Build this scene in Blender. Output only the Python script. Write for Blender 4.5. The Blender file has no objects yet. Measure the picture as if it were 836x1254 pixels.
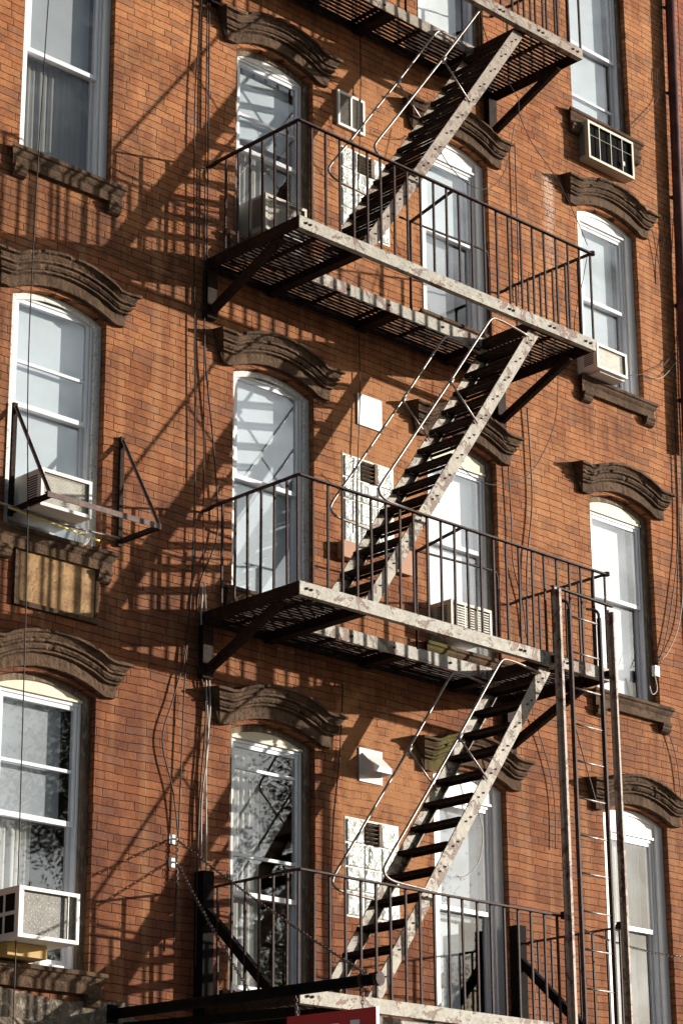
import bpy, math, random
from mathutils import Vector, Matrix
rnd = random.Random(7)
S = bpy.context.scene
COL = S.collection

# ------------------------------------------------------------------ materials
def newmat(name):
    m = bpy.data.materials.new(name); m.use_nodes = True
    nt = m.node_tree
    return m, nt, nt.nodes, nt.links, nt.nodes['Principled BSDF']

def N(nodes, typ, **kw):
    n = nodes.new(typ)
    for k, v in kw.items():
        if k in n.inputs.keys() if isinstance(k, str) else False: n.inputs[k].default_value = v
        else: setattr(n, k, v)
    return n

def ramp(nodes, links, src, stops, interp='LINEAR'):
    r = nodes.new('ShaderNodeValToRGB'); r.color_ramp.interpolation = interp
    e = r.color_ramp.elements
    while len(e) < len(stops): e.new(0.5)
    for i, (p, c) in enumerate(stops):
        e[i].position = p; e[i].color = (c, c, c, 1) if not isinstance(c, tuple) else (*c, 1)
    links.new(src, r.inputs[0]); return r.outputs[0]

def noise(nodes, links, vec, scale, detail=4, rough=0.55, dist=0.0):
    n = nodes.new('ShaderNodeTexNoise'); n.inputs['Scale'].default_value = scale
    n.inputs['Detail'].default_value = detail; n.inputs['Roughness'].default_value = rough
    n.inputs['Distortion'].default_value = dist
    if vec is not None: links.new(vec, n.inputs['Vector'])
    return n.outputs['Fac']

def mixc(nodes, links, fac, a, b, mode='MIX'):
    m = nodes.new('ShaderNodeMix'); m.data_type = 'RGBA'; m.blend_type = mode
    for sock, v in ((0, fac), (6, a), (7, b)):
        if isinstance(v, (int, float)): m.inputs[sock].default_value = v
        elif isinstance(v, tuple): m.inputs[sock].default_value = (*v, 1)
        else: links.new(v, m.inputs[sock])
    return m.outputs[2]

def math_(nodes, links, op, a, b=None, c=None, clamp=False):
    m = nodes.new('ShaderNodeMath'); m.operation = op; m.use_clamp = clamp
    for i, v in enumerate((a, b, c)):
        if v is None: continue
        if isinstance(v, (int, float)): m.inputs[i].default_value = v
        else: links.new(v, m.inputs[i])
    return m.outputs[0]

def coords(nodes, links, scale=None):
    t = nodes.new('ShaderNodeTexCoord')
    if scale is None: return t.outputs['Object']
    mp = nodes.new('ShaderNodeMapping'); mp.inputs['Scale'].default_value = scale
    links.new(t.outputs['Object'], mp.inputs['Vector']); return mp.outputs[0]

def bump(nodes, links, bsdf, h, strength, dist):
    b = nodes.new('ShaderNodeBump'); b.inputs['Strength'].default_value = strength
    b.inputs['Distance'].default_value = dist
    links.new(h, b.inputs['Height']); links.new(b.outputs[0], bsdf.inputs['Normal'])

def rough_mat(name, c1, c2, scale=6, rough=0.8, bstr=0.4, bdist=0.004, metallic=0, c3=None, bscale=60, vscale=None, spec=0.5):
    m, nt, n, l, b = newmat(name); b.inputs['Specular IOR Level'].default_value = spec
    co = coords(n, l, vscale)
    f = ramp(n, l, noise(n, l, co, scale, 6, 0.65), [(0.35, 0.0), (0.65, 1.0)])
    col = mixc(n, l, f, c1, c2)
    if c3:
        f2 = ramp(n, l, noise(n, l, co, scale * 4.3, 5, 0.7), [(0.52, 0.0), (0.66, 1.0)])
        col = mixc(n, l, f2, col, c3)
    l.new(col, b.inputs['Base Color']); b.inputs['Roughness'].default_value = rough
    b.inputs['Metallic'].default_value = metallic
    if bstr: bump(n, l, b, noise(n, l, co, bscale, 5, 0.6), bstr, bdist)
    return m

def brick_mat(name, ca, cb, mortar, patches=True):
    m, nt, n, l, b = newmat(name)
    tc = n.new('ShaderNodeTexCoord'); sep = n.new('ShaderNodeSeparateXYZ'); l.new(tc.outputs['Object'], sep.inputs[0])
    X, Y, Z = sep.outputs
    # the jambs run in y: fold y into the brick's length
    xy = math_(n, l, 'ADD', X, Y)
    wob = noise(n, l, tc.outputs['Object'], 7, 3)
    wz = math_(n, l, 'MULTIPLY_ADD', wob, 0.016, Z)
    wz = math_(n, l, 'MULTIPLY_ADD', noise(n, l, tc.outputs['Object'], 0.8, 3), 0.09, wz)
    wob2 = noise(n, l, tc.outputs['Object'], 25, 2)
    wz = math_(n, l, 'MULTIPLY_ADD', wob2, 0.009, wz)
    wx = math_(n, l, 'MULTIPLY_ADD', wob2, 0.016, xy)
    co0 = tc.outputs['Object']
    v = math_(n, l, 'DIVIDE', wz, 0.0674); row = math_(n, l, 'FLOOR', v); fv = math_(n, l, 'FRACT', v)
    def wn(a_, b_=None):
        w_ = n.new('ShaderNodeTexWhiteNoise'); w_.noise_dimensions = '2D'; c_ = n.new('ShaderNodeCombineXYZ')
        l.new(a_, c_.inputs[0])
        if b_ is not None: l.new(b_, c_.inputs[1])
        l.new(c_.outputs[0], w_.inputs['Vector']); return w_.outputs['Value']
    u = math_(n, l, 'DIVIDE', wx, math_(n, l, 'MULTIPLY_ADD', wn(row), 0.022, 0.196))
    u = math_(n, l, 'ADD', u, math_(n, l, 'MULTIPLY', math_(n, l, 'FLOORED_MODULO', row, 2.0), 0.5))
    u = math_(n, l, 'MULTIPLY_ADD', wn(row), 0.22, u)
    colm = math_(n, l, 'FLOOR', u); fu = math_(n, l, 'FRACT', u)
    pb = wn(row, colm)
    bed_h = math_(n, l, 'ABSOLUTE', math_(n, l, 'SUBTRACT', fv, 0.5))      # 0.5 at the joint
    head_h = math_(n, l, 'ABSOLUTE', math_(n, l, 'SUBTRACT', fu, 0.5))
    nj = noise(n, l, co0, 18, 4, 0.7); nj2 = noise(n, l, co0, 3.0, 3, 0.6)
    bed_h = math_(n, l, 'ADD', bed_h, math_(n, l, 'MULTIPLY_ADD', nj, 0.10, -0.05))
    bed = ramp(n, l, bed_h, [(0.440, 0.0), (0.482, 1.0)])
    bed = math_(n, l, 'MULTIPLY', bed, ramp(n, l, nj, [(0.30, 0.55), (0.5, 1.0)]))
    head = ramp(n, l, math_(n, l, 'ADD', head_h, math_(n, l, 'MULTIPLY_ADD', nj, 0.02, -0.01)), [(0.476, 0.0), (0.492, 1.0)])
    head = math_(n, l, 'MULTIPLY', head, ramp(n, l, math_(n, l, 'ADD', wn(colm, row), nj2), [(0.65, 0.05), (1.30, 0.85)]))
    mj = math_(n, l, 'MAXIMUM', bed, head)
    co = tc.outputs['Object']
    big = ramp(n, l, noise(n, l, co, 0.9, 5, 0.6), [(0.35, 0.0), (0.68, 1.0)])
    col = mixc(n, l, math_(n, l, 'MULTIPLY_ADD', pb, 0.5, math_(n, l, 'MULTIPLY', big, 0.5)), ca, cb)
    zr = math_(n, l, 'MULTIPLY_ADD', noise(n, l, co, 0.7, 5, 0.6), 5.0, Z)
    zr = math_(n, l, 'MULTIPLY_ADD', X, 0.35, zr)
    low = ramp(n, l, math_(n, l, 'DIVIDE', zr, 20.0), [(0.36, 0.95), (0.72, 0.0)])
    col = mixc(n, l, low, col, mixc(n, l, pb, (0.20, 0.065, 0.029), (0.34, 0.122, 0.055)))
    # sooty bricks here and there
    soot = math_(n, l, 'MULTIPLY', ramp(n, l, noise(n, l, co, 2.3, 6, 0.7), [(0.46, 0.0), (0.66, 1.0)]), 0.62)
    col = mixc(n, l, soot, col, (0.105, 0.043, 0.026))
    # ragged dark patches, denser on the left-hand brickwork
    lf = ramp(n, l, math_(n, l, 'MULTIPLY_ADD', X, 0.1, 0.5), [(0.15, 0.9), (0.42, 0.25)])
    st2 = ramp(n, l, noise(n, l, co, 1.3, 7, 0.72, 0.4), [(0.48, 0.0), (0.60, 1.0)])
    col = mixc(n, l, math_(n, l, 'MULTIPLY', math_(n, l, 'MULTIPLY', st2, lf), 0.75), col, (0.095, 0.036, 0.026))
    # paint flecks, pale scuffs
    fl = ramp(n, l, noise(n, l, co, 34, 4, 0.75), [(0.63, 0.0), (0.70, 1.0)])
    flm = math_(n, l, 'MULTIPLY', fl, ramp(n, l, noise(n, l, co, 1.6, 3), [(0.45, 0.0), (0.62, 0.75)]))
    col = mixc(n, l, flm, col, (0.50, 0.30, 0.19))
    mid = noise(n, l, co, 42, 5, 0.8)
    col = mixc(n, l, 0.8, col, ramp(n, l, mid, [(0.32, 0.55), (0.55, 1.0)]), 'MULTIPLY')
    dk = math_(n, l, 'MULTIPLY', ramp(n, l, pb, [(0.86, 0.0), (0.90, 0.55)]), 1.0)
    col = mixc(n, l, dk, col, (0.16, 0.07, 0.05))
    fine = noise(n, l, co, 130, 3, 0.7)
    col = mixc(n, l, 0.5, col, ramp(n, l, fine, [(0.3, 0.45), (0.68, 1.0)]), 'MULTIPLY')
    # vertical rain streaks of their own shape
    mp = n.new('ShaderNodeMapping'); mp.inputs['Scale'].default_value = (6, 1, 0.35); l.new(co, mp.inputs['Vector'])
    st = ramp(n, l, noise(n, l, mp.outputs[0], 1.0, 5, 0.6), [(0.50, 0.0), (0.70, 0.38)])
    col = mixc(n, l, st, col, (0.50, 0.27, 0.13))
    mfac = mj
    if patches:
        wnd = math_(n, l, 'ABSOLUTE', math_(n, l, 'SUBTRACT', math_(n, l, 'FRACT', math_(n, l, 'DIVIDE', math_(n, l, 'ADD', X, 4.25), 2.35)), 0.5))
        under = ramp(n, l, wnd, [(0.22, 1.0), (0.29, 0.0)])
        zf = math_(n, l, 'FRACT', math_(n, l, 'DIVIDE', math_(n, l, 'SUBTRACT', Z, 4.35), 3.2))
        zf = ramp(n, l, zf, [(0.76, 0.0), (0.99, 1.0)])
        mq = n.new('ShaderNodeMapping'); mq.inputs['Scale'].default_value = (11, 1, 0.7); l.new(co, mq.inputs['Vector'])
        rn = ramp(n, l, noise(n, l, mq.outputs[0], 1.0, 5, 0.7), [(0.42, 0.0), (0.62, 1.0)])
        col = mixc(n, l, math_(n, l, 'MULTIPLY', math_(n, l, 'MULTIPLY', under, zf), math_(n, l, 'MULTIPLY', rn, 0.7)), col, (0.10, 0.045, 0.03))
    if patches:
        # cement-smeared wall around the kitchen vents (x 0.0..1.12), ragged edges
        d = math_(n, l, 'ABSOLUTE', math_(n, l, 'SUBTRACT', X, 0.56))
        d = math_(n, l, 'ADD', d, math_(n, l, 'MULTIPLY_ADD', noise(n, l, co, 3.5, 5, 0.7), 0.5, -0.25))
        inx = ramp(n, l, d, [(0.50, 1.0), (0.56, 0.0)])
        zz = math_(n, l, 'FRACT', math_(n, l, 'DIVIDE', math_(n, l, 'SUBTRACT', Z, 4.75), 3.16))
        zz = math_(n, l, 'ADD', zz, math_(n, l, 'MULTIPLY_ADD', noise(n, l, co, 2.2, 5, 0.7), 0.34, -0.17))
        inz = ramp(n, l, zz, [(0.16, 0.0), (0.19, 1.0), (0.70, 1.0), (0.74, 0.0)])
        pm = math_(n, l, 'MULTIPLY', inx, inz)
        smear = math_(n, l, 'MULTIPLY', pm, ramp(n, l, noise(n, l, co, 4.5, 6, 0.7), [(0.38, 0.25), (0.52, 1.0)]))
        col = mixc(n, l, math_(n, l, 'MULTIPLY', smear, 0.85), col, mixc(n, l, noise(n, l, co, 9, 5, 0.7), (0.30, 0.13, 0.052), (0.50, 0.24, 0.11)))
        mfac = math_(n, l, 'MULTIPLY', mfac, math_(n, l, 'SUBTRACT', 1.0, math_(n, l, 'MULTIPLY', smear, 0.85)))
        # lime run below a lintel end
        dx = math_(n, l, 'ABSOLUTE', math_(n, l, 'SUBTRACT', X, math_(n, l, 'MULTIPLY_ADD', noise(n, l, co, 5, 3), 0.08, 3.02)))
        run = math_(n, l, 'MULTIPLY', ramp(n, l, dx, [(0.03, 1.0), (0.10, 0.0)]),
                    ramp(n, l, math_(n, l, 'MULTIPLY', math_(n, l, 'SUBTRACT', Z, 11.9), 0.7), [(0.0, 0.0), (0.4, 0.5), (0.86, 1.0), (0.9, 0.0)]))
        run = math_(n, l, 'MULTIPLY', run, ramp(n, l, noise(n, l, co, 40, 4, 0.8), [(0.42, 0.0), (0.55, 1.0)]))
        col = mixc(n, l, math_(n, l, 'MULTIPLY', run, 0.8), col, (0.68, 0.58, 0.5))
    mcol = mixc(n, l, math_(n, l, 'MULTIPLY', low, 0.8), mortar, mixc(n, l, 1.0, col, (0.55, 0.50, 0.50), 'MULTIPLY'))
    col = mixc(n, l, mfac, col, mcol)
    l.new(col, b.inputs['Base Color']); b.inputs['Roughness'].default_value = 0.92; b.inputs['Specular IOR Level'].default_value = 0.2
    h = math_(n, l, 'MULTIPLY_ADD', noise(n, l, co, 38, 6, 0.75), 0.85, math_(n, l, 'MULTIPLY', mfac, -1.6))
    h = math_(n, l, 'ADD', h, math_(n, l, 'MULTIPLY', pb, 0.18))
    bump(n, l, b, h, 1.0, 0.012)
    return m

M = {}
M['brick'] = brick_mat('brick', (0.36, 0.115, 0.043), (0.66, 0.305, 0.130), (0.055, 0.021, 0.014))
M['red_brick'] = brick_mat('red_brick', (0.42, 0.11, 0.06), (0.50, 0.16, 0.09), (0.11, 0.035, 0.025), False)
M['brownstone'] = rough_mat('brownstone', (0.058, 0.035, 0.022), (0.135, 0.084, 0.052), 4, 0.93, 1.0, 0.009, c3=(0.034, 0.022, 0.016), bscale=48, spec=0.15)
def mossy():
    m, nt, n, l, b = newmat('mossy_stone'); co = coords(n, l); b.inputs['Specular IOR Level'].default_value = 0.15
    f = ramp(n, l, noise(n, l, co, 4, 6, 0.65), [(0.35, 0.0), (0.65, 1.0)])
    col = mixc(n, l, f, (0.058, 0.035, 0.022), (0.135, 0.084, 0.052))
    sep = n.new('ShaderNodeSeparateXYZ'); l.new(co, sep.inputs[0])
    d = math_(n, l, 'ABSOLUTE', math_(n, l, 'SUBTRACT', sep.outputs[0], 1.25))
    d = math_(n, l, 'ADD', d, math_(n, l, 'MULTIPLY_ADD', noise(n, l, co, 12, 5, 0.7), 0.7, -0.35))
    k = ramp(n, l, d, [(0.0, 0.7), (0.20, 0.0)])
    col = mixc(n, l, k, col, (0.11, 0.11, 0.022))
    l.new(col, b.inputs['Base Color']); b.inputs['Roughness'].default_value = 0.95
    bump(n, l, b, noise(n, l, co, 60, 5, 0.6), 0.8, 0.006); return m
M['mossy_stone'] = mossy()
M['stucco'] = rough_mat('stucco', (0.08, 0.06, 0.045), (0.22, 0.17, 0.12), 4, 0.95, 1.0, 0.02, c3=(0.40, 0.36, 0.30), bscale=25)
M['wood_casing'] = rough_mat('wood_casing', (0.10, 0.062, 0.04), (0.19, 0.135, 0.09), 9, 0.85, 0.5, 0.004, c3=(0.30, 0.26, 0.21), vscale=(1, 1, 0.25), spec=0.2)
M['white_paint'] = rough_mat('white_paint', (0.74, 0.75, 0.76), (0.80, 0.80, 0.79), 4, 0.45, 0.12, 0.002)
M['old_white'] = rough_mat('old_white', (0.60, 0.59, 0.55), (0.74, 0.73, 0.69), 8, 0.6, 0.3, 0.003, c3=(0.30, 0.27, 0.22))
M['cream_paint'] = rough_mat('cream_paint', (0.62, 0.55, 0.40), (0.70, 0.64, 0.50), 5, 0.6, 0.3, 0.003)
M['vinyl'] = rough_mat('vinyl', (0.66, 0.68, 0.73), (0.72, 0.74, 0.78), 3, 0.35, 0.05, 0.001)
M['alu'] = rough_mat('alu', (0.50, 0.53, 0.58), (0.60, 0.62, 0.66), 6, 0.32, 0.08, 0.001, metallic=0.35)
M['ac_white'] = rough_mat('ac_white', (0.70, 0.69, 0.64), (0.78, 0.77, 0.73), 5, 0.5, 0.05, 0.001)
M['ac_beige'] = rough_mat('ac_beige', (0.52, 0.49, 0.40), (0.60, 0.57, 0.48), 6, 0.55, 0.08, 0.001)
M['ac_fins'] = rough_mat('ac_fins', (0.28, 0.27, 0.25), (0.40, 0.39, 0.36), 12, 0.5, 0.3, 0.002, metallic=0.4, c3=(0.12, 0.11, 0.10), spec=0.3)
M['ac_dark'] = rough_mat('ac_dark', (0.10, 0.095, 0.085), (0.20, 0.19, 0.17), 14, 0.6, 0.6, 0.004, c3=(0.42, 0.41, 0.38))
M['guard_iron'] = rough_mat('guard_iron', (0.10, 0.060, 0.052), (0.19, 0.125, 0.11), 14, 0.6, 0.5, 0.002, c3=(0.05, 0.03, 0.025), spec=0.2)
M['dark_void'] = rough_mat('dark_void', (0.012, 0.012, 0.012), (0.02, 0.02, 0.02), 5, 0.9, 0, spec=0)
M['interior'] = rough_mat('interior', (0.05, 0.045, 0.04), (0.08, 0.07, 0.06), 3, 0.9, 0)
M['plywood'] = rough_mat('plywood', (0.20, 0.105, 0.045), (0.44, 0.28, 0.14), 5, 0.8, 0.8, 0.006, c3=(0.16, 0.11, 0.07), vscale=(1.5, 1, 1.6), bscale=22, spec=0.1)
M['yellow_wood'] = rough_mat('yellow_wood', (0.46, 0.29, 0.09), (0.54, 0.36, 0.13), 6, 0.7, 0.2, 0.002, vscale=(0.3, 1, 3))
M['yellow_paint'] = rough_mat('yellow_paint', (0.70, 0.55, 0.12), (0.75, 0.62, 0.2), 6, 0.6, 0.1, 0.002)
M['cable'] = rough_mat('cable', (0.03, 0.022, 0.022), (0.06, 0.045, 0.045), 9, 0.5, 0, spec=0.12)
M['grey_cable'] = rough_mat('grey_cable', (0.32, 0.29, 0.27), (0.42, 0.39, 0.36), 9, 0.5, 0, spec=0.2)
M['pipe'] = rough_mat('pipe', (0.055, 0.028, 0.026), (0.13, 0.055, 0.05), 7, 0.7, 0.3, 0.003, spec=0.15)
M['chain_steel'] = rough_mat('chain_steel', (0.04, 0.03, 0.026), (0.13, 0.10, 0.085), 30, 0.5, 0.2, 0.001, metallic=0.6)
M['sign_red'] = rough_mat('sign_red', (0.40, 0.015, 0.02), (0.48, 0.02, 0.03), 4, 0.4, 0.05, 0.001)
M['sign_white'] = rough_mat('sign_white', (0.72, 0.66, 0.74), (0.76, 0.72, 0.78), 4, 0.4, 0)
M['black_paint'] = rough_mat('black_paint', (0.004, 0.0035, 0.0035), (0.010, 0.009, 0.008), 12, 0.8, 0.3, 0.002, spec=0.06)
M['terracotta_box'] = rough_mat('terracotta_box', (0.34, 0.15, 0.08), (0.40, 0.19, 0.10), 5, 0.7, 0.1, 0.002)
M['plastic_white'] = rough_mat('plastic_white', (0.74, 0.72, 0.70), (0.80, 0.78, 0.76), 5, 0.5, 0.05, 0.001)
M['asphalt'] = rough_mat('asphalt', (0.045, 0.045, 0.047), (0.06, 0.06, 0.06), 3, 0.9, 0.5, 0.01)
M['concrete'] = rough_mat('concrete', (0.26, 0.25, 0.23), (0.34, 0.32, 0.29), 2, 0.9, 0.4, 0.005)
M['leaf'] = rough_mat('leaf', (0.06, 0.09, 0.03), (0.10, 0.12, 0.04), 2, 0.7, 0)
M['bark'] = rough_mat('bark', (0.09, 0.07, 0.05), (0.14, 0.11, 0.08), 5, 0.9, 0.8, 0.02)
M['rail_iron'] = rough_mat('rail_iron', (0.020, 0.009, 0.010), (0.045, 0.020, 0.018), 14, 0.6, 0.5, 0.002, c3=(0.11, 0.075, 0.06), bscale=90, spec=0.12)
M['dark_iron'] = rough_mat('dark_iron', (0.012, 0.008, 0.007), (0.030, 0.018, 0.013), 9, 0.7, 0.5, 0.003, c3=(0.06, 0.028, 0.018), bscale=70, spec=0.08)
M['pipe_steel'] = rough_mat('pipe_steel', (0.16, 0.12, 0.11), (0.40, 0.35, 0.32), 18, 0.4, 0.4, 0.002, metallic=0.3, c3=(0.07, 0.045, 0.04))

def peel(name, paint, paint2, rust, amount, sc=11):
    m, nt, n, l, b = newmat(name); co = coords(n, l)
    base = mixc(n, l, ramp(n, l, noise(n, l, co, 5, 5), [(0.4, 0.0), (0.62, 1.0)]), paint, paint2)
    grime = ramp(n, l, noise(n, l, co, 28, 6, 0.75), [(0.35, 0.55), (0.6, 1.0)])
    base = mixc(n, l, 1.0, base, grime, 'MULTIPLY')
    nz = noise(n, l, co, sc, 8, 0.72, 0.6)
    big = noise(n, l, co, 1.7, 3)
    f = math_(n, l, 'ADD', nz, math_(n, l, 'MULTIPLY_ADD', big, 0.35, -0.175))
    k = 0.62 - amount
    mask = ramp(n, l, f, [(k, 0.0), (k + 0.025, 1.0)])
    rc = mixc(n, l, noise(n, l, co, 22, 4), rust, (0.06, 0.035, 0.028))
    col = mixc(n, l, mask, base, rc)
    pit = ramp(n, l, noise(n, l, co, 55, 3, 0.6), [(0.70, 0.0), (0.72, 1.0)])
    col = mixc(n, l, pit, col, (0.02, 0.014, 0.012))
    l.new(col, b.inputs['Base Color']); b.inputs['Roughness'].default_value = 0.62
    h = math_(n, l, 'SUBTRACT', math_(n, l, 'MULTIPLY', noise(n, l, co, 80, 4), 0.5), mask)
    bump(n, l, b, h, 0.8, 0.003)
    return m
M['peel_light'] = peel('peel_light', (0.31, 0.290, 0.235), (0.41, 0.385, 0.32), (0.20, 0.060, 0.020), 0.07, 6)
M['peel_heavy'] = peel('peel_heavy', (0.42, 0.385, 0.31), (0.32, 0.29, 0.235), (0.17, 0.055, 0.020), 0.10, 9)
M['peel_brown'] = peel('peel_brown', (0.27, 0.21, 0.16), (0.34, 0.28, 0.22), (0.14, 0.065, 0.035), 0.08)
M['guide_paint'] = peel('guide_paint', (0.40, 0.32, 0.23), (0.46, 0.33, 0.28), (0.22, 0.075, 0.045), 0.07, 12)

def glass_mat():
    m = bpy.data.materials.new('window_glass'); m.use_nodes = True
    nt = m.node_tree; n = nt.nodes; l = nt.links; n.clear()
    out = n.new('ShaderNodeOutputMaterial'); mix = n.new('ShaderNodeMixShader')
    tr = n.new('ShaderNodeBsdfTransparent'); tr.inputs[0].default_value = (0.985, 0.99, 0.99, 1)
    gl = n.new('ShaderNodeBsdfGlossy'); gl.inputs['Roughness'].default_value = 0.018
    ge = n.new('ShaderNodeNewGeometry'); dt = n.new('ShaderNodeVectorMath'); dt.operation = 'DOT_PRODUCT'
    l.new(ge.outputs['Incoming'], dt.inputs[0]); l.new(ge.outputs['Normal'], dt.inputs[1])
    ca = math_(n, l, 'ABSOLUTE', dt.outputs['Value'])
    fr5 = math_(n, l, 'POWER', math_(n, l, 'SUBTRACT', 1.0, ca), 5.0)
    fr = math_(n, l, 'MULTIPLY_ADD', fr5, 0.92, 0.075)
    co = coords(n, l)
    nz = noise(n, l, co, 2.2, 2, 0.5)
    b = n.new('ShaderNodeBump'); b.inputs['Strength'].default_value = 0.04; b.inputs['Distance'].default_value = 0.02
    l.new(nz, b.inputs['Height']); l.new(b.outputs[0], gl.inputs['Normal'])
    l.new(fr, mix.inputs[0]); l.new(tr.outputs[0], mix.inputs[1]); l.new(gl.outputs[0], mix.inputs[2])
    l.new(mix.outputs[0], out.inputs[0]); return m
M['glass'] = glass_mat()

def cloth_mat(name, c, transl=0.35):
    m, nt, n, l, b = newmat(name)
    co = coords(n, l)
    f = ramp(n, l, noise(n, l, co, 3, 4), [(0.3, 0.86), (0.7, 1.0)])
    col = mixc(n, l, 1.0, c, f, 'MULTIPLY')
    l.new(col, b.inputs['Base Color']); b.inputs['Roughness'].default_value = 0.9
    t = n.new('ShaderNodeBsdfTranslucent'); l.new(col, t.inputs[0])
    mx = n.new('ShaderNodeMixShader'); mx.inputs[0].default_value = transl
    l.new(b.outputs[0], mx.inputs[1]); l.new(t.outputs[0], mx.inputs[2])
    l.new(mx.outputs[0], n['Material Output'].inputs[0])
    return m
M['blind'] = cloth_mat('blind', (0.84, 0.89, 0.93), 0.08)
M['cool_blind'] = cloth_mat('cool_blind', (0.58, 0.66, 0.72), 0.1)
M['grey_blind'] = cloth_mat('grey_blind', (0.40, 0.44, 0.48), 0.15)
M['curtain'] = cloth_mat('curtain', (0.62, 0.63, 0.60), 0.3)
M['dark_curtain'] = cloth_mat('dark_curtain', (0.22, 0.22, 0.20), 0.2)

def glass_block_mat():
    m, nt, n, l, b = newmat('glass_block'); co = coords(n, l)
    v = n.new('ShaderNodeTexVoronoi'); v.inputs['Scale'].default_value = 9; l.new(co, v.inputs['Vector'])
    w = noise(n, l, co, 11, 3, 0.6, 2.5)
    h = math_(n, l, 'ADD', v.outputs['Distance'], w)
    col = mixc(n, l, ramp(n, l, w, [(0.35, 0.0), (0.65, 1.0)]), (0.40, 0.44, 0.42), (0.72, 0.76, 0.74))
    l.new(col, b.inputs['Base Color']); b.inputs['Roughness'].default_value = 0.15
    bump(n, l, b, h, 0.9, 0.02); return m
M['glass_block'] = glass_block_mat()

# ------------------------------------------------------------------ mesh builder
class MB:
    def __init__(s): s.v = []; s.f = []; s.mi = []
    def add(s, vs, fs, mi=0):
        o = len(s.v); s.v += [tuple(p) for p in vs]
        for f in fs: s.f.append(tuple(i + o for i in f)); s.mi.append(mi)
        return s
    def box(s, x0, x1, y0, y1, z0, z1, mi=0):
        v = [(x, y, z) for x in (x0, x1) for y in (y0, y1) for z in (z0, z1)]
        f = [(0, 1, 3, 2), (4, 6, 7, 5), (0, 4, 5, 1), (2, 3, 7, 6), (0, 2, 6, 4), (1, 5, 7, 3)]
        return s.add(v, f, mi)
    def obox(s, a, b, w, h, up=(0, 0, 1), mi=0):
        # bar from a to b, width w (sideways), height h (along up)
        a = Vector(a); b = Vector(b); d = (b - a).normalized(); u = Vector(up)
        sd = d.cross(u)
        if sd.length < 1e-4: sd = d.cross(Vector((0, 1, 0)))
        sd.normalize(); u = sd.cross(d).normalized()
        v = []
        for p in (a, b):
            for i, j in ((-1, -1), (1, -1), (1, 1), (-1, 1)): v.append(p + sd * (i * w / 2) + u * (j * h / 2))
        return s.add(v, [(0, 1, 2, 3), (7, 6, 5, 4), (0, 4, 5, 1), (1, 5, 6, 2), (2, 6, 7, 3), (3, 7, 4, 0)], mi)
    def tube(s, pts, r, n=6, mi=0, cap=True):
        pts = [Vector(p) for p in pts]; rings = []
        prev = None
        for i, p in enumerate(pts):
            d = (pts[min(i + 1, len(pts) - 1)] - pts[max(i - 1, 0)]).normalized()
            if prev is None:
                a = d.orthogonal().normalized()
            else:
                a = (prev - d * prev.dot(d)).normalized()
            prev = a; b = d.cross(a)
            rr = r[i] if isinstance(r, (list, tuple)) else r
            rings.append([p + (a * math.cos(t * 2 * math.pi / n) + b * math.sin(t * 2 * math.pi / n)) * rr for t in range(n)])
        v = [q for k in rings for q in k]; f = []
        for i in range(len(rings) - 1):
            for t in range(n):
                f.append((i * n + t, i * n + (t + 1) % n, (i + 1) * n + (t + 1) % n, (i + 1) * n + t))
        if cap: f.append(tuple(range(n))[::-1]); f.append(tuple((len(rings) - 1) * n + t for t in range(n)))
        return s.add(v, f, mi)
    def prism_xz(s, poly, y0, y1, mi=0):
        k = len(poly)
        v = [(x, y0, z) for x, z in poly] + [(x, y1, z) for x, z in poly]
        f = [tuple(range(k)), tuple(range(2 * k - 1, k - 1, -1))]
        f += [(i, i + k, (i + 1) % k + k, (i + 1) % k) for i in range(k)]
        return s.add(v, f, mi)
    def build(s, name, mat, parent=None, smooth=False, bevel=0):
        me = bpy.data.meshes.new(name)
        o0 = Vector((0, 0, 0)) if parent is None else wloc(parent)
        me.from_pydata([tuple(Vector(p) - o0) for p in s.v], [], s.f)
        mats = mat if isinstance(mat, (list, tuple)) else [mat]
        for m in mats: me.materials.append(m if not isinstance(m, str) else M[m])
        for p, i in zip(me.polygons, s.mi): p.material_index = i; p.use_smooth = smooth
        import bmesh
        bm = bmesh.new(); bm.from_mesh(me); bmesh.ops.recalc_face_normals(bm, faces=bm.faces); bm.to_mesh(me); bm.free()
        ob = bpy.data.objects.new(name, me); COL.objects.link(ob)
        if parent is not None: ob.parent = parent
        if bevel:
            bv = ob.modifiers.new('Bevel', 'BEVEL'); bv.width = bevel; bv.segments = 2; bv.limit_method = 'ANGLE'
        return ob

def wloc(o):
    v = Vector((0, 0, 0))
    while o is not None: v = v + o.location; o = o.parent
    return v

def tag(o, label, cat, group=None, kind=None):
    if label: o['label'] = label
    if cat: o['category'] = cat
    if group: o['group'] = group
    if kind: o['kind'] = kind
    return o

def thing(name, loc, label, cat, group=None):
    o = bpy.data.objects.new(name, None); COL.objects.link(o); o.location = loc
    o.empty_display_size = 0.1
    return tag(o, label, cat, group)

def origin_to(ob, loc):
    # keep a single-mesh thing's origin at its base
    d = Vector(loc); ob.data.transform(Matrix.Translation(-d)); ob.location = d; return ob

def spline(pts, sub=6):
    P = [Vector(p) for p in pts]; out = []
    for i in range(len(P) - 1):
        p0 = P[max(i - 1, 0)]; p1 = P[i]; p2 = P[i + 1]; p3 = P[min(i + 2, len(P) - 1)]
        for k in range(sub):
            t = k / sub
            out.append(0.5 * ((2 * p1) + (-p0 + p2) * t + (2 * p0 - 5 * p1 + 4 * p2 - p3) * t * t + (-p0 + 3 * p1 - 3 * p2 + p3) * t ** 3))
    out.append(P[-1]); return out

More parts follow.
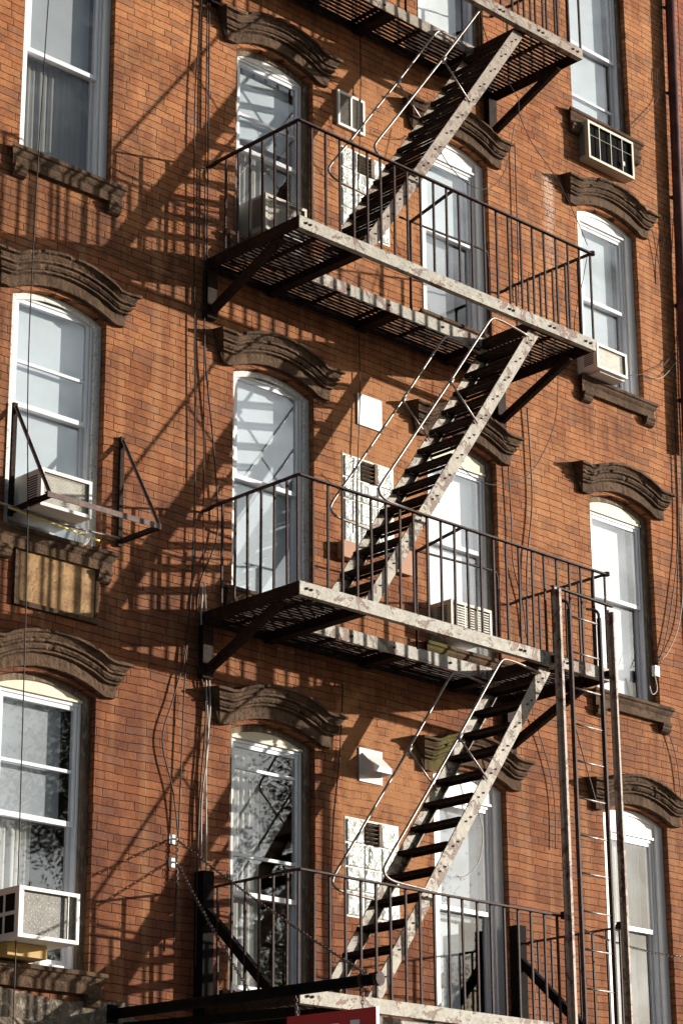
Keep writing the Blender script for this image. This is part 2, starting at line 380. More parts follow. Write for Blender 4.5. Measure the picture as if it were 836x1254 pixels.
# ------------------------------------------------------------------ setting
def slab(name, x0, x1, y0, y1, z0, z1, mat):
    ob = MB().box(x0, x1, y0, y1, z0, z1).build(name, mat); ob['kind'] = 'structure'; return ob
slab('ground', -400, 400, -400, 400, -0.6, -0.16, 'asphalt')
slab('road', -400, 400, -14, -4.6, -0.158, -0.12, 'asphalt')
slab('pavement', -400, 400, -4.5, 0.0, -0.158, 0.0, 'concrete')
slab('kerb', -400, 400, -4.6, -4.5, -0.158, 0.004, 'concrete')

# ------------------------------------------------------------------ the apartment building
XC = {'A': -3.075, 'B': -0.727, 'C': 1.661, 'D': 3.975}
HW = 0.477
ZL = {-1: 19.35, 0: 16.35, 1: 13.205, 2: 10.04, 3: 6.865}          # lintel tip height
ZS = {-1: 17.2, 0: 14.045, 1: 11.02, 2: 7.775, 3: 4.44}           # sill top
D = 0.26                                                             # reveal depth
building = thing('apartment_building', (0, 0, 0), 'orange brick apartment building with brownstone arched lintels, behind the iron fire escape', 'building')

def h_lintel(x):
    a = abs(x)
    if a < 0.44: return 0.128 * (1 - (a / 0.52) ** 2) + 0.0
    h0 = 0.128 * (1 - (0.44 / 0.52) ** 2)
    if a < 0.58:
        t = (a - 0.44) / 0.14; return h0 * (1 - t) ** 2 - 0.012 * t * (1 - t) * 2
    return 0.0

def arch(xc, row, k=12):
    z0 = ZL[row] - 0.285
    return [(xc - HW + 2 * HW * i / k, z0 + 0.105 * (1 - (abs(-1 + 2 * i / k)) ** 2)) for i in range(k + 1)]

wall = MB()
XB = [-9.0, (XC['A'] + XC['B']) / 2, (XC['B'] + XC['C']) / 2, (XC['C'] + XC['D']) / 2, 5.16]
ZB = [3.6]
for r in (3, 2, 1): ZB.append((ZL[r] + 0.35 + ZS[r - 1] - 0.35) / 2)
ZB += [16.85, 19.9]
rows = [3, 2, 1, 0, -1]
for ci, c in enumerate('ABCD'):
    xc = XC[c]; xa, xb = XB[ci], XB[ci + 1]
    for ri, r in enumerate(rows):
        za, zb = ZB[ri], ZB[ri + 1]; a = arch(xc, r); s0 = ZS[r] - 0.06
        l_, r_ = xc - HW, xc + HW
        def q(p): wall.add([(x, 0, z) for x, z in p], [tuple(range(len(p)))])
        q([(xa, za), (l_, za), (l_, s0), (l_, a[0][1]), (l_, zb), (xa, zb)])
        q([(r_, za), (xb, za), (xb, zb), (r_, zb), (r_, a[-1][1]), (r_, s0)])
        q([(l_, za), (r_, za), (r_, s0), (l_, s0)])
        for i in range(len(a) - 1): q([a[i], a[i + 1], (a[i + 1][0], zb), (a[i][0], zb)])
        # jambs and head
        ring = [(l_, s0)] + a + [(r_, s0)]
        for i in range(len(ring)):
            p, p2 = ring[i], ring[(i + 1) % len(ring)]
            wall.add([(p[0], 0, p[1]), (p2[0], 0, p2[1]), (p2[0], D, p2[1]), (p[0], D, p[1])], [(0, 1, 2, 3)])
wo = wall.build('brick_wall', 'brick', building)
# ground-floor shopfront wall and roof mass behind (never in frame, closes the building)
sh = MB(); sh.box(-9.0, 5.16, 0.0, 0.3, 0.0, 3.6); sh.build('shopfront_wall', 'stucco', building)
bk = MB(); bk.box(-9.0, 5.16, 2.6, 9, 0, 19.9); bk.box(-9.0, -8.8, 0.3, 2.6, 0, 19.9); bk.box(4.96, 5.16, D + .02, 2.6, 0, 19.9); bk.box(-9, 5.16, 0.0, 9, 19.9, 20.1)
bk.build('building_body', 'interior', building)
fl = MB()
for z in (3.7, 6.95 + .15, 10.25, 13.4, 16.6): fl.box(-8.8, 4.96, D + 0.02, 2.6, z, z + 0.2)
for x in XB[1:-1]: fl.box(x - 0.05, x + 0.05, D + 0.03, 2.6, 3.9, 19.9)
fl.build('interior_floors', 'interior', building)
# cornice of damaged stucco under the lowest sills
st = MB()
prof = [(0.0, 4.05), (-0.10, 4.03), (-0.13, 3.97), (-0.09, 3.88), (-0.09, 3.55), (0.0, 3.5)]
xs = [-9 + 0.12 * i for i in range(62)]
for i, x in enumerate(xs):
    for (y, z) in prof: st.v.append((x, y + rnd.uniform(-.012, .012) * (y < 0), z + rnd.uniform(-.012, .012)))
k = len(prof)
for i in range(len(xs) - 1):
    for j in range(k - 1): st.f.append((i * k + j, i * k + j + 1, (i + 1) * k + j + 1, (i + 1) * k + j)); st.mi.append(0)
st.build('shop_cornice', 'stucco', building)

lo = MB(); pts_ = [(-9, 3.4), (-1.95, 3.4)]; x = -1.95
while x > -8.8: pts_.append((x, 4.235 + 0.02 * math.sin(x * 5) + rnd.uniform(-.006, .006) - (0.12 if x > -2.2 else 0))); x -= 0.07
pts_.append((-9, 4.2))
lo.prism_xz(pts_, -0.022, -0.002)
lo.build('stucco_band', 'stucco', building)
PROF = [(0.0, 0.022), (-0.148, 0.0), (-0.152, -0.024), (-0.124, -0.032), (-0.122, -0.042), (-0.106, -0.066), (-0.096, -0.070), (-0.112, -0.073), (-0.113, -0.092), (-0.084, -0.100),
        (-0.094, -0.106), (-0.096, -0.122), (-0.082, -0.142), (-0.056, -0.150), (-0.072, -0.153), (-0.072, -0.168), (-0.040, -0.178), (-0.046, -0.185), (-0.046, -0.275), (0.0, -0.275)]
def lintel(xc, row, mat='brownstone'):
    b = MB(); n = 44; k = len(PROF)
    base = 0.628; wr = [rnd.uniform(-1, 1) for _ in range(60)]
    chips = [(rnd.uniform(-.95, .95), rnd.choice((1, 2, 2, 7, 8, 11)), rnd.uniform(.006, .02)) for _ in range(7)]
    for i in range(n + 1):
        t = -1 + 2 * i / n
        for (y, z) in list(PROF):
            y_0 = y
            hw = base + max(0, -y - 0.05) * 1.02 if y else base + 0.102
            if y == 0 and z < -0.2: hw = base
            x = t * hw
            if abs(t) < 0.93: x = t / 0.93 * (base * 0.93) if False else t * (base + (hw - base) * max(0, (abs(t) - 0.8) / 0.2))
            zz = ZL[row] + z + h_lintel(x * 0.98)
            j = 0.0022
            for (ct, cj, cd) in chips:
                if abs(t - ct) < 0.035 and abs(PROF.index((y_0, z)) - cj) <= 1 and y: y += cd; break
            b.v.append((xc + x, y + (rnd.uniform(-j, j) if y else 0), zz + rnd.uniform(-j, j)))
    for i in range(n):
        for j in range(k - 1):
            b.f.append((i * k + j, i * k + j + 1, (i + 1) * k + j + 1, (i + 1) * k + j)); b.mi.append(0)
    for i in (0, n):
        b.f.append(tuple(i * k + j for j in range(k))); b.mi.append(0)
    return b.build('lintel', mat, building)
def sill(xc, row, mat='brownstone'):
    b = MB(); z = ZS[row]; k = 0.605
    p = [(0.10, 0.022), (-0.082, 0.0), (-0.084, -0.030), (-0.068, -0.040), (-0.064, -0.062), (-0.052, -0.082), (-0.046, -0.088), (-0.046, -0.165), (0.02, -0.170)]
    n = 14; kk = len(p)
    for i in range(n + 1):
        t = -1 + 2 * i / n
        for (y, dz) in p:
            hw = k - 0.055 + max(0, -y - 0.03) * 1.0 if y < 0 else HW - 0.002
            if i in (0, n) or y > 0: x = t * hw
            else: x = t * (k - 0.055)
            b.v.append((xc + x, y + rnd.uniform(-.0015, .0015), z + dz + rnd.uniform(-.0015, .0015)))
    for i in range(n):
        for j in range(kk - 1): b.f.append((i * kk + j, i * kk + j + 1, (i + 1) * kk + j + 1, (i + 1) * kk + j)); b.mi.append(0)
        b.f.append((i * kk, i * kk + kk - 1, (i + 1) * kk + kk - 1, (i + 1) * kk)); b.mi.append(0)
    for i in (0, n): b.f.append(tuple(i * kk + j for j in range(kk))); b.mi.append(0)
    for s in (-1, 1):       # corbels
        xa = xc + s * 0.555; xb = xc + s * 0.425
        x0, x1 = min(xa, xb), max(xa, xb)
        pr = [(0.0, -0.166), (-0.072, -0.166), (-0.074, -0.19), (-0.06, -0.205), (-0.062, -0.225), (-0.045, -0.25), (-0.02, -0.262), (0.0, -0.262)]
        m = len(pr)
        v = [(x0, y, z + q) for y, q in pr] + [(x1, y, z + q) for y, q in pr]
        b.add(v, [tuple(range(m)), tuple(range(2 * m - 1, m - 1, -1))] + [(i, i + m, (i + 1) % m + m, (i + 1) % m) for i in range(m)])
    return b.build('sill', mat, building)

def wavy(x0, x1, z0, z1, y, amp, n, b=None):
    b = b or MB(); o = len(b.v)
    for i in range(n + 1):
        x = x0 + (x1 - x0) * i / n
        yy = y + amp * math.sin(i * 1.9 + x0 * 7) + amp * 0.5 * math.sin(i * 0.83 + 1)
        b.v += [(x, yy, z0), (x + 0.01 * math.sin(i), yy * 1.0, z1)]
    for i in range(n):
        b.f.append((o + 2 * i, o + 2 * i + 2, o + 2 * i + 3, o + 2 * i + 1)); b.mi.append(0)
    return b

def window(c, row, head, meet, casing='wood', cw=0.07, header='cream_paint', rails=(), frame='vinyl', bottom=None,
           blind=('blind', 0.0, 0.80, 0.0), lower=None, sash_gap=0.0):
    xc = XC[c]; l_, r_ = xc - HW, xc + HW; z0 = (bottom or ZS[row] + 0.02); a = arch(xc, row)
    w = bpy.data.objects.new('window', None); COL.objects.link(w); w.parent = building; w.location = (xc, 0, ZS[row])
    # casing: jamb strips and arched head
    y0 = 0.062
    b = MB(); g = 0.003
    b.box(l_ + g, l_ + cw, y0, 0.112, ZS[row] + 0.024, a[0][1] - 0.002)
    b.box(r_ - cw, r_ - g, y0, 0.112, ZS[row] + 0.024, a[0][1] - 0.002)
    th = 0.055
    for i in range(len(a) - 1):
        (x1, z1), (x2, z2) = a[i], a[i + 1]
        x1 = max(x1, l_ + g); x2 = min(x2, r_ - g)
        b.prism_xz([(x1, z1 - 0.003), (x2, z2 - 0.003), (x2, z2 - th), (x1, z1 - th)], y0 + 0.004, 0.110)
    b.build('casing', casing, w)
    # header panel fills between straight head and arch
    b = MB()
    zt = [(x, z - th + 0.01) for x, z in a if l_ + cw < x < r_ - cw]
    poly = [(l_ + cw - 0.01, head), (r_ - cw + 0.01, head), (r_ - cw + 0.01, a[0][1] - 0.02)] + zt[::-1] + [(l_ + cw - 0.01, a[0][1] - 0.02)]
    if head < a[0][1] - 0.03:
        b.prism_xz(poly, 0.080, 0.13)
        b.box(l_ + cw, r_ - cw, 0.069, 0.0815, head, head + 0.022)
    else:
        b.prism_xz([(l_ + cw - 0.01, head), (r_ - cw + 0.01, head)] + zt[::-1], 0.080, 0.13)
    b.build('head_panel', header, w)
    # window frame
    xa, xb = l_ + cw, r_ - cw; f = 0.028
    b = MB()
    b.box(xa + .001, xa + f, 0.084, 0.182, z0, head); b.box(xb - f, xb - .001, 0.084, 0.182, z0, head)
    b.box(xa + f, xb - f, 0.088, 0.180, head - 0.03, head); b.box(xa + f, xb - f, 0.088, 0.180, z0, z0 + 0.03)
    b.build('frame', frame, w, bevel=0.003)
    xa += f; xb -= f; s = 0.036
    def sash(za, zb, y, rr=()):
        b = MB()
        b.box(xa + .001, xa + s, y, y + 0.035, za, zb); b.box(xb - s, xb - .001, y, y + 0.035, za, zb)
        b.box(xa + s, xb - s, y + .001, y + 0.034, zb - 0.036, zb); b.box(xa + s, xb - s, y + .001, y + 0.034, za, za + 0.042)
        for z in rr: b.box(xa + s, xb - s, y + .003, y + 0.032, z - 0.014, z + 0.014)
        so = b.build('sash', frame, w, bevel=0.002)
        p = MB(); p.box(xa + s - .004, xb - s + .004, y + 0.014, y + 0.018, za + 0.038, zb - 0.032); p.build('pane', 'glass', w)
    sash(meet - 0.02, head - 0.03, 0.097, rails)
    sash(z0 + 0.03 + sash_gap, meet + 0.02, 0.134, [r for r in (lower or ()) ])
    # blinds / curtains
    X0, X1 = l_ + 0.01, r_ - 0.01; W = X1 - X0
    for bi, (kind, fa, fb, zb) in enumerate(blind if isinstance(blind, list) else [blind]):
        mat = kind; yo = bi * 0.045
        b = MB()
        if kind in ('curtain', 'dark_curtain'):
            wavy(X0 + W * fa, X0 + W * fb, (z0 if zb <= 0 else z0 + zb), head + 0.02, 0.205 + yo, 0.012, max(6, int(50 * (fb - fa))), b)
            b.build('curtain', mat, w, smooth=True)
        else:
            wavy(X0 + W * fa, X0 + W * fb, (z0 if zb <= 0 else z0 + zb), head + 0.02, 0.178 + yo, 0.001, 10, b)
            b.build('blind', mat, w, smooth=True)
    return w

GW = {}
for c in 'ABCD':
    for r in (0, 1, 2, 3):
        mossy = (c == 'C' and r == 3)
        lintel(XC[c], r, 'mossy_stone' if mossy else 'brownstone')
        sill(XC[c], r, 'mossy_stone' if (c == 'C' and r == 2) else 'brownstone')
B = 'blind'
W_ = window
W_('A', 1, 12.93, 12.05, 'white_paint', 0.075, 'white_paint', blind=[('grey_blind', 0, .86, 0.98), ('dark_curtain', 0, .9, 0)])
W_('A', 2, 9.80, 8.86, 'old_white', 0.07, 'cream_paint', rails=(9.23,), blind=[('cool_blind', 0, .92, 0)])
W_('A', 3, 6.53, 5.57, 'wood_casing', 0.075, 'cream_paint', rails=(5.98,), blind=[('grey_blind', 0, .80, 1.12), ('curtain', 0, .58, 0)])
W_('B', 1, 12.90, 12.0, 'wood_casing', 0.07, 'white_paint', rails=(12.34,), blind=[('cool_blind', 0, .86, 1.1), ('curtain', 0, .75, 0)])
W_('B', 2, 9.80, 8.84, 'old_white', 0.07, 'cream_paint', blind=[('cool_blind', 0, .97, 0)])
W_('B', 3, 6.535, 5.26, 'wood_casing', 0.075, 'cream_paint', rails=(6.30, 5.575), blind=[('curtain', 0, .52, 0)])
W_('C', 1, 12.80, 12.01, 'white_paint', 0.11, 'white_paint', blind=[('cool_blind', 0, .82, 1.0), ('grey_blind', 0, .7, 0)])
W_('C', 2, 9.62, 8.83, 'wood_casing', 0.075, 'cream_paint', blind=[('blind', 0, .84, 0)])
W_('C', 3, 6.42, 5.44, 'white_paint', 0.11, 'white_paint', blind=[('grey_blind', 0, .78, 0.9), ('cool_blind', 0, .55, 0)])
W_('D', 1, 12.86, 12.0, 'white_paint', 0.11, 'white_paint', blind=[('cool_blind', 0, .78, 0)])
W_('D', 2, 9.66, 8.80, 'wood_casing', 0.075, 'cream_paint', blind=[('blind', 0, .80, 0)])
W_('D', 3, 6.44, 5.55, 'white_paint', 0.11, 'white_paint', blind=[('curtain', 0, .78, 1.08), ('grey_blind', 0, .7, 0)])
W_('D', 0, 15.98, 15.0, 'wood_casing', 0.06, 'white_paint', lower=(14.39,), blind=[('cool_blind', 0, .82, 0)])
W_('C', 0, 15.98, 15.0, 'wood_casing', 0.06, 'white_paint', blind=[('blind', 0, .78, 0)])
W_('B', 0, 15.98, 15.0, 'wood_casing', 0.06, 'white_paint', blind=[('blind', 0, .8, 0)])
W_('A', 0, 15.98, 15.0, 'wood_casing', 0.06, 'white_paint', blind=[('blind', 0, .8, 0)])

# glass-block windows with a louvre
def gblock(x0, ztop, cols, rws, vent=(1, 0)):
    o = bpy.data.objects.new('glass_block_window', None); COL.objects.link(o); o.parent = building; o.location = (x0, 0, ztop)
    s = 0.206
    fr = MB(); fr.box(x0 - 0.012, x0 + cols * s + 0.012, -0.004, 0.02, ztop - rws * s - 0.012, ztop + 0.012); fr.build('mortar_bed', 'old_white', o)
    b = MB(); vb = MB(); vb2 = MB()
    for i in range(cols):
        for j in range(rws):
            xa = x0 + i * s + 0.006; xb = xa + s - 0.012; zb = ztop - j * s - 0.006; za = zb - s + 0.012
            if (i, j) == vent:
                vb.box(xa, xb, -0.006, 0.012, za, zb)
                for q in range(5): vb2.obox((xa, -0.014, za + 0.02 + q * 0.037), (xb, -0.014, za + 0.02 + q * 0.037), 0.024, 0.005, up=(0, 0.6, 1))
                vb2.box(xb - .035, xb, -0.03, -0.007, za, zb)
            else:
                b.box(xa, xb, -0.016, 0.01, za, zb)
    b.build('glass_blocks', 'glass_block', o, bevel=0.008)
    vb.build('vent_opening', 'dark_void', o); vb2.build('louvre', 'wood_casing', o)
gblock(0.105, 12.40, 3, 4); gblock(0.105, 9.32, 3, 4); gblock(0.105, 6.03, 3, 4)

# ------------------------------------------------------------------ neighbouring building
nb = thing('neighbouring_building', (5.16, 0, 0), 'redder brick facade of the next building at the far right edge', 'building')
MB().box(5.165, 14, 0.0, 6, 0, 19.5).build('brick_wall', 'red_brick', nb)
MB().box(5.165, 14.1, -0.1, 6, 19.5, 20).build('parapet', 'brownstone', nb)

# ------------------------------------------------------------------ the fire escape
fe = thing('fire_escape', (0.35, 0, 4.2), 'rusty iron fire escape with peeling pale paint, platforms and steep stairs', 'fire escape')
def sub(name, loc):
    o = bpy.data.objects.new(name, None); COL.objects.link(o); o.parent = fe; o.location = Vector(loc) - fe.location; return o
YF = -1.19; X0, X1 = -1.545, 2.24
DECK = {0: 13.78, 1: 10.686, 2: 7.49, 3: 4.305}
OX0, OX1 = -0.80, 1.44      # stair opening
YI = -0.50
nbal = [0]
def platform(k, bracket_up=False):
    z = DECK[k]
    P = sub('platform', (0.35, -0.6, z))
    fm = {0: 'peel_brown', 1: 'peel_light', 2: 'peel_light', 3: 'peel_light'}[k]
    b = MB(); b.box(X0, X1, YF - 0.006, YF + 0.006, z - 0.112, z)
    b.box(X0, X1, YF + 0.006, YF + 0.05, z - 0.112, z - 0.104)
    for xx in (-1.47, -1.42, 1.05, 1.10, 1.6, 1.66, 2.1, 2.17):     # bolt heads
        b.tube([(xx, YF - 0.006, z - 0.055), (xx, YF - 0.018, z - 0.055)], 0.011, 6, 1)
    b.build('front_beam', [M[fm], M['dark_iron']], P)
    b = MB(); b.box(OX0 + .01, OX1 - .01, YI - 0.006, YI + 0.006, z - 0.112, z)
    for xx in (-0.3, 0.2, 0.9): b.tube([(xx, YI - 0.006, z - 0.055), (xx, YI - 0.018, z - 0.055)], 0.011, 6, 1)
    b.build('inner_beam', [M['peel_light'] if k else M['peel_brown'], M['dark_iron']], P)
    for xa in (X0, X1 - 0.012): MB().box(xa, xa + 0.012, YF + 0.007, -0.01, z - 0.112, z).build('side_beam', 'dark_iron', P)
    b = MB()
    for xx in (OX0, OX1): b.box(xx - 0.005, xx + 0.005, YF + 0.007, -0.01, z - 0.105, z - 0.016)
    for xx in (OX0, OX1): b.box(xx - 0.045, xx + 0.045, YF + 0.05, -0.01, z - 0.115, z - 0.106)
    for xx in (-1.18, -0.3, 0.22, 0.8, 1.83):
        ya = YF + 0.05 if (xx < OX0 or xx > OX1) else YI + 0.007
        b.box(xx - 0.02, xx + 0.02, ya, -0.01, z - 0.035, z - 0.02)
    xx = 0.32; b.box(xx - 0.06, xx + 0.06, YI + 0.007, -0.01, z - 0.112, z - 0.04)
    b.box(X0 + .012, X1 - .012, -0.05, -0.035, z - 0.10, z - 0.02)
    b.build('joists', 'dark_iron', P)
    # slats
    b = MB(); y = YF + 0.04; i = 0
    while y < -0.03:
        w = 0.028
        segs = [(X0 + 0.013, OX0 - 0.006), (OX1 + 0.006, X1 - 0.013)] if y < YI - 0.01 else [(X0 + 0.013, X1 - 0.013)]
        for a_, c_ in segs:
            zz = z - 0.012 + rnd.uniform(-.002, .002); b.box(a_, c_, y, y + w, zz - 0.010, zz)
        y += 0.0505; i += 1
    b.build('deck_slats', 'dark_iron', P)
    # brackets
    for xx in (X0 + 0.035, X1 - 0.07):
        R = MB()
        if not bracket_up:
            R.box(xx - 0.055, xx + 0.055, -0.07, -0.004, z - 0.56, z - 0.113)
            R.obox((xx, -0.05, z - 0.50), (xx, -0.94, z - 0.115), 0.05, 0.075)
        else:
            R.box(xx - 0.055, xx + 0.055, -0.11, -0.004, z - 0.15, z + 1.04)
            R.obox((xx, -0.09, z + 0.72), (xx, -0.86, z + 0.0), 0.05, 0.075)
        R.build('bracket', 'black_paint' if bracket_up else 'dark_iron', P)
    return P
def railing(k):
    z = DECK[k]; zt = z + 0.893
    R = sub('railing', (0.35, -1.1, z))
    right_front = 1.50 if k == 3 else X1
    iron = 'rail_iron'
    b = MB()
    b.obox((X0 - 0.005, YF, zt), (right_front + 0.01, YF, zt), 0.036, 0.014); b.build('top_rail', iron, R)
    for xs_ in (X0, X1):
        b = MB(); pts = [(xs_, YF, zt), (xs_, -0.14, zt), (xs_ - 0.0, -0.10, zt - 0.012), (xs_, -0.01, zt - 0.012)]
        for p, q in zip(pts[:-1], pts[1:]): b.obox(p, q, 0.036, 0.014)
        if k == 3 and xs_ == X1: b.obox((X1, YF, zt), (X1 - .06, YF, zt), .045, .04)
        if xs_ == X1: b.tube([(xs_ + .012, YF, zt - .012), (xs_ + .012, YF, zt + .022)], .03, 8)
        b.build('side_rail', iron, R)
    fx = []; x = X0
    while x < right_front + 0.02: fx.append(x); x += 0.1645
    def bal(x, y, mb=None):
        j = rnd.uniform(-0.006, 0.006); m = mb or MB(); e = 0.0085
        m.obox((x, y, z - (0.03 if y < -1.1 else 0.02)), (x + j, y, zt - 0.004), 2 * e, 2 * e, up=(0, 1, 0))
        if mb is None: m.build('baluster', iron, R); nbal[0] += 1
    rest = MB()
    ys = [YF + 0.157 * i for i in range(1, 7)]
    if k in (1, 2):
        for x in fx: bal(x, YF + 0.016)
        for xs_ in (X0 + 0.016, X1 - 0.016):
            for y in ys: bal(xs_, y)
    elif k == 3:
        for x in fx: bal(x, YF + 0.016)
        for y in ys: bal(X0 + 0.016, y)
        for y in ys: bal(X1 - 0.016, y, rest)
        bal(X1 - .016, YF + .016, rest)
    else:
        for x in fx: bal(x, YF + 0.016, rest)
        for xs_ in (X0 + 0.016, X1 - 0.016):
            for y in ys: bal(xs_, y, rest)
    if rest.v:
        o = rest.build('baluster_row', iron, R); o['kind'] = 'stuff'
def guard(k):
    z = DECK[k]; G = sub('opening_guard', (0.9, YI, z))
    b = MB()
    b.tube(spline([(0.36, YI, z + 0.885), (0.9, YI, z + 0.905), (1.46, YI, z + 0.925), (1.535, YI, z + 0.90), (1.55, YI, z + 0.84)], 5) + [Vector((1.55, YI, z - 0.01))], 0.011, 7)
    b.build('guard_rail', 'rail_iron', G, smooth=True)
    b = MB(); b.obox((0.33, YF, z + 0.88), (0.50, YI, z + 0.88), 0.032, 0.014); b.build('cross_rail', 'rail_iron', G)
    b = MB(); b.tube([(0.50, YI, z + 0.885), (0.49, YI, z - 0.01)], 0.013, 7); b.build('post', 'rail_iron', G, smooth=True)
SL = 1.421
def stairs(k):
    zt_, zb = DECK[k - 1], DECK[k]; H = zt_ - zb
    T = sub('staircase', (0.4, -0.8, zb))
    xat = lambda z: -0.686 + (z - zb) / SL
    mat = {1: 'peel_brown', 2: 'peel_heavy', 3: 'peel_heavy'}[k]
    n = 14; rise = H / n
    hwid = 0.075
    ztop = zt_ - 0.118
    for y, nm in ((-1.1, 0), (-0.52, 1)):
        b = MB()
        poly = [(xat(zb + 0.005) - hwid, zb + 0.005), (xat(zb + 0.005) + hwid, zb + 0.005), (xat(ztop - .03) + hwid, ztop - .03), (xat(ztop) + hwid - .045, ztop), (xat(ztop) - hwid, ztop)]
        b.prism_xz(poly, y - 0.006, y + 0.006)
        b.prism_xz([(poly[1][0] - .012, poly[1][1]), poly[1], poly[2], (poly[2][0] - .012, poly[2][1])], y + 0.006 if nm == 0 else y - .04, y + 0.040 if nm == 0 else y - .006)
        for i in range(1, n):
            zc = zb + i * rise
            for dx, dz in ((-0.03, -0.035), (0.03, 0.01)):
                yy = y - 0.006
                b.tube([(xat(zc) + dx, yy, zc + dz), (xat(zc) + dx, yy - 0.009, zc + dz)], 0.0075, 6, 1)
        b.build('stringer', [M[mat], M['dark_iron']], T)
    for i in range(1, n):
        zc = zb + i * rise; xc = xat(zc)
        b = MB(); ya, yb = -1.088, -0.532
        dep = 0.168 if k < 3 else 0.158
        ns = 4; wv = dep / ns
        for q in range(ns):
            xa = xc - 0.097 + q * wv
            b.box(xa, xa + wv - (0.013 if k < 3 else 0.004), ya, yb, zc - 0.008, zc)
        b.box(xc - 0.100, xc - 0.092, ya, yb, zc - 0.034, zc - 0.001)
        b.box(xc - 0.097 + dep - .008, xc - 0.097 + dep, ya, yb, zc - 0.038, zc - 0.009)
        for y in (ya + 0.001, yb - 0.007): b.box(xc - 0.092, xc - 0.102 + dep, y, y + 0.006, zc - 0.036, zc - 0.009)
        b.build('tread', 'dark_iron', T)
    for y in (-1.1, -0.52):
        b = MB(); q = lambda x, z: (x, y - 0.022, zb + z)
        pts = [q(-0.03, 0.925), q(-0.25, 0.935), q(-0.44, 0.945), q(-0.53, 0.965), q(-0.572, 1.005), q(-0.55, 1.075), q(-0.35, 1.345)]
        pts = spline(pts, 4) + [Vector(q(0.30, 2.225))] + spline([q(0.80, 2.92), q(0.862, 3.0), q(0.91, 3.035), q(0.975, 3.04), q(1.10, 3.035), q(1.375, 3.0)], 4)
        b.tube(pts, 0.0115, 8); b.build('handrail', 'pipe_steel', T, smooth=True)
        b = MB(); b.tube([q(0.33, 2.245), q(0.66, 1.95)], 0.009, 6)
        b.tube([q(0.31, 2.225), q(0.35, 2.28)], 0.02, 8)
        b.build('handrail_brace', 'pipe_steel', T, smooth=True)
for k in (0, 1, 2, 3): platform(k, k == 3); railing(k)
for k in (0, 1, 2): guard(k)
for k in (1, 2, 3): stairs(k)
# drop ladder and its guides
L = sub('drop_ladder', (1.8, -1.28, 4.3))
for xx in (1.60, 2.005):
    b = MB(); pts = [(xx, -1.28, 3.2), (xx, -1.28, 7.93)]
    b.box(xx - 0.008, xx + 0.012, -1.30, -1.262, 3.2, 7.90)
    b.tube(spline([(xx, -1.28, 7.86), (xx, -1.28, 7.93), (xx - 0.02, -1.27, 7.965), (xx - 0.06, -1.25, 7.975), (xx - .11, -1.24, 7.97)], 4), 0.014, 6)
    b.build('stile', 'rail_iron', L)
z = 7.84
while z > 3.3:
    MB().tube([(1.605, -1.28, z), (2.0, -1.28, z)], 0.0085, 7).build('rung', 'pipe_steel', L, smooth=True); z -= 0.3235
G = sub('ladder_guide', (1.8, -1.25, 4.3))
b = MB(); b.box(1.44, 1.475, -1.262, -1.232, 3.2, 8.075); b.box(1.475, 1.497, -1.290, -1.279, 3.2, 8.06); b.box(1.468, 1.475, -1.29, -1.262, 3.2, 8.06)
b.build('guide_rail', 'guide_paint', G)
b = MB(); b.box(2.172, 2.2, -1.262, -1.232, 3.2, 8.02); b.box(2.2, 2.214, -1.29, -1.279, 3.2, 8.0); b.box(2.193, 2.2, -1.29, -1.262, 3.2, 8.0); b.build('guide_rail', 'guide_paint', G)
b = MB(); b.obox((1.43, -1.245, 8.083), (2.245, -1.245, 8.065), 0.035, 0.014); b.build('guide_top_bar', 'rail_iron', G)
b = MB()
for zz in (5.2, 7.43):
    for xx in (1.455, 2.18): b.box(xx - 0.02, xx + 0.06, -1.232, -1.197, zz - 0.03, zz + 0.03)
b.build('guide_clamps', 'dark_iron', G)

# wire netting tied inside the left end of the P1 railing
b = MB(); z0, z1 = 10.70, 11.55; ya, yb = -1.17, -0.12; st = 0.032; xx = X0 + 0.03
n = int((yb - ya + z1 - z0) / st)
for sgn in (1, -1):
    for i in range(-int((z1 - z0) / st), int((yb - ya) / st) + 1):
        # line y = y0 + s*(z - z0)
        yy0 = ya + i * st if sgn > 0 else ya + i * st + (z1 - z0)
        pa = []
        t0, t1 = 0, z1 - z0
        f = lambda t: yy0 + sgn * t * 1.0
        lo, hi = (ya - yy0) * sgn, (yb - yy0) * sgn
        if lo > hi: lo, hi = hi, lo
        t0 = max(t0, lo); t1 = min(t1, hi)
        if t1 - t0 > 0.01: b.tube([(xx, f(t0), z0 + t0), (xx, f(t1), z0 + t1)], 0.0011, 3, cap=False)
o = b.build('wire_netting', 'chain_steel'); origin_to(o, (xx, -0.65, 10.70))
tag(o, 'fine wire netting tied to the left end railing of the uppermost fully visible platform', 'netting')

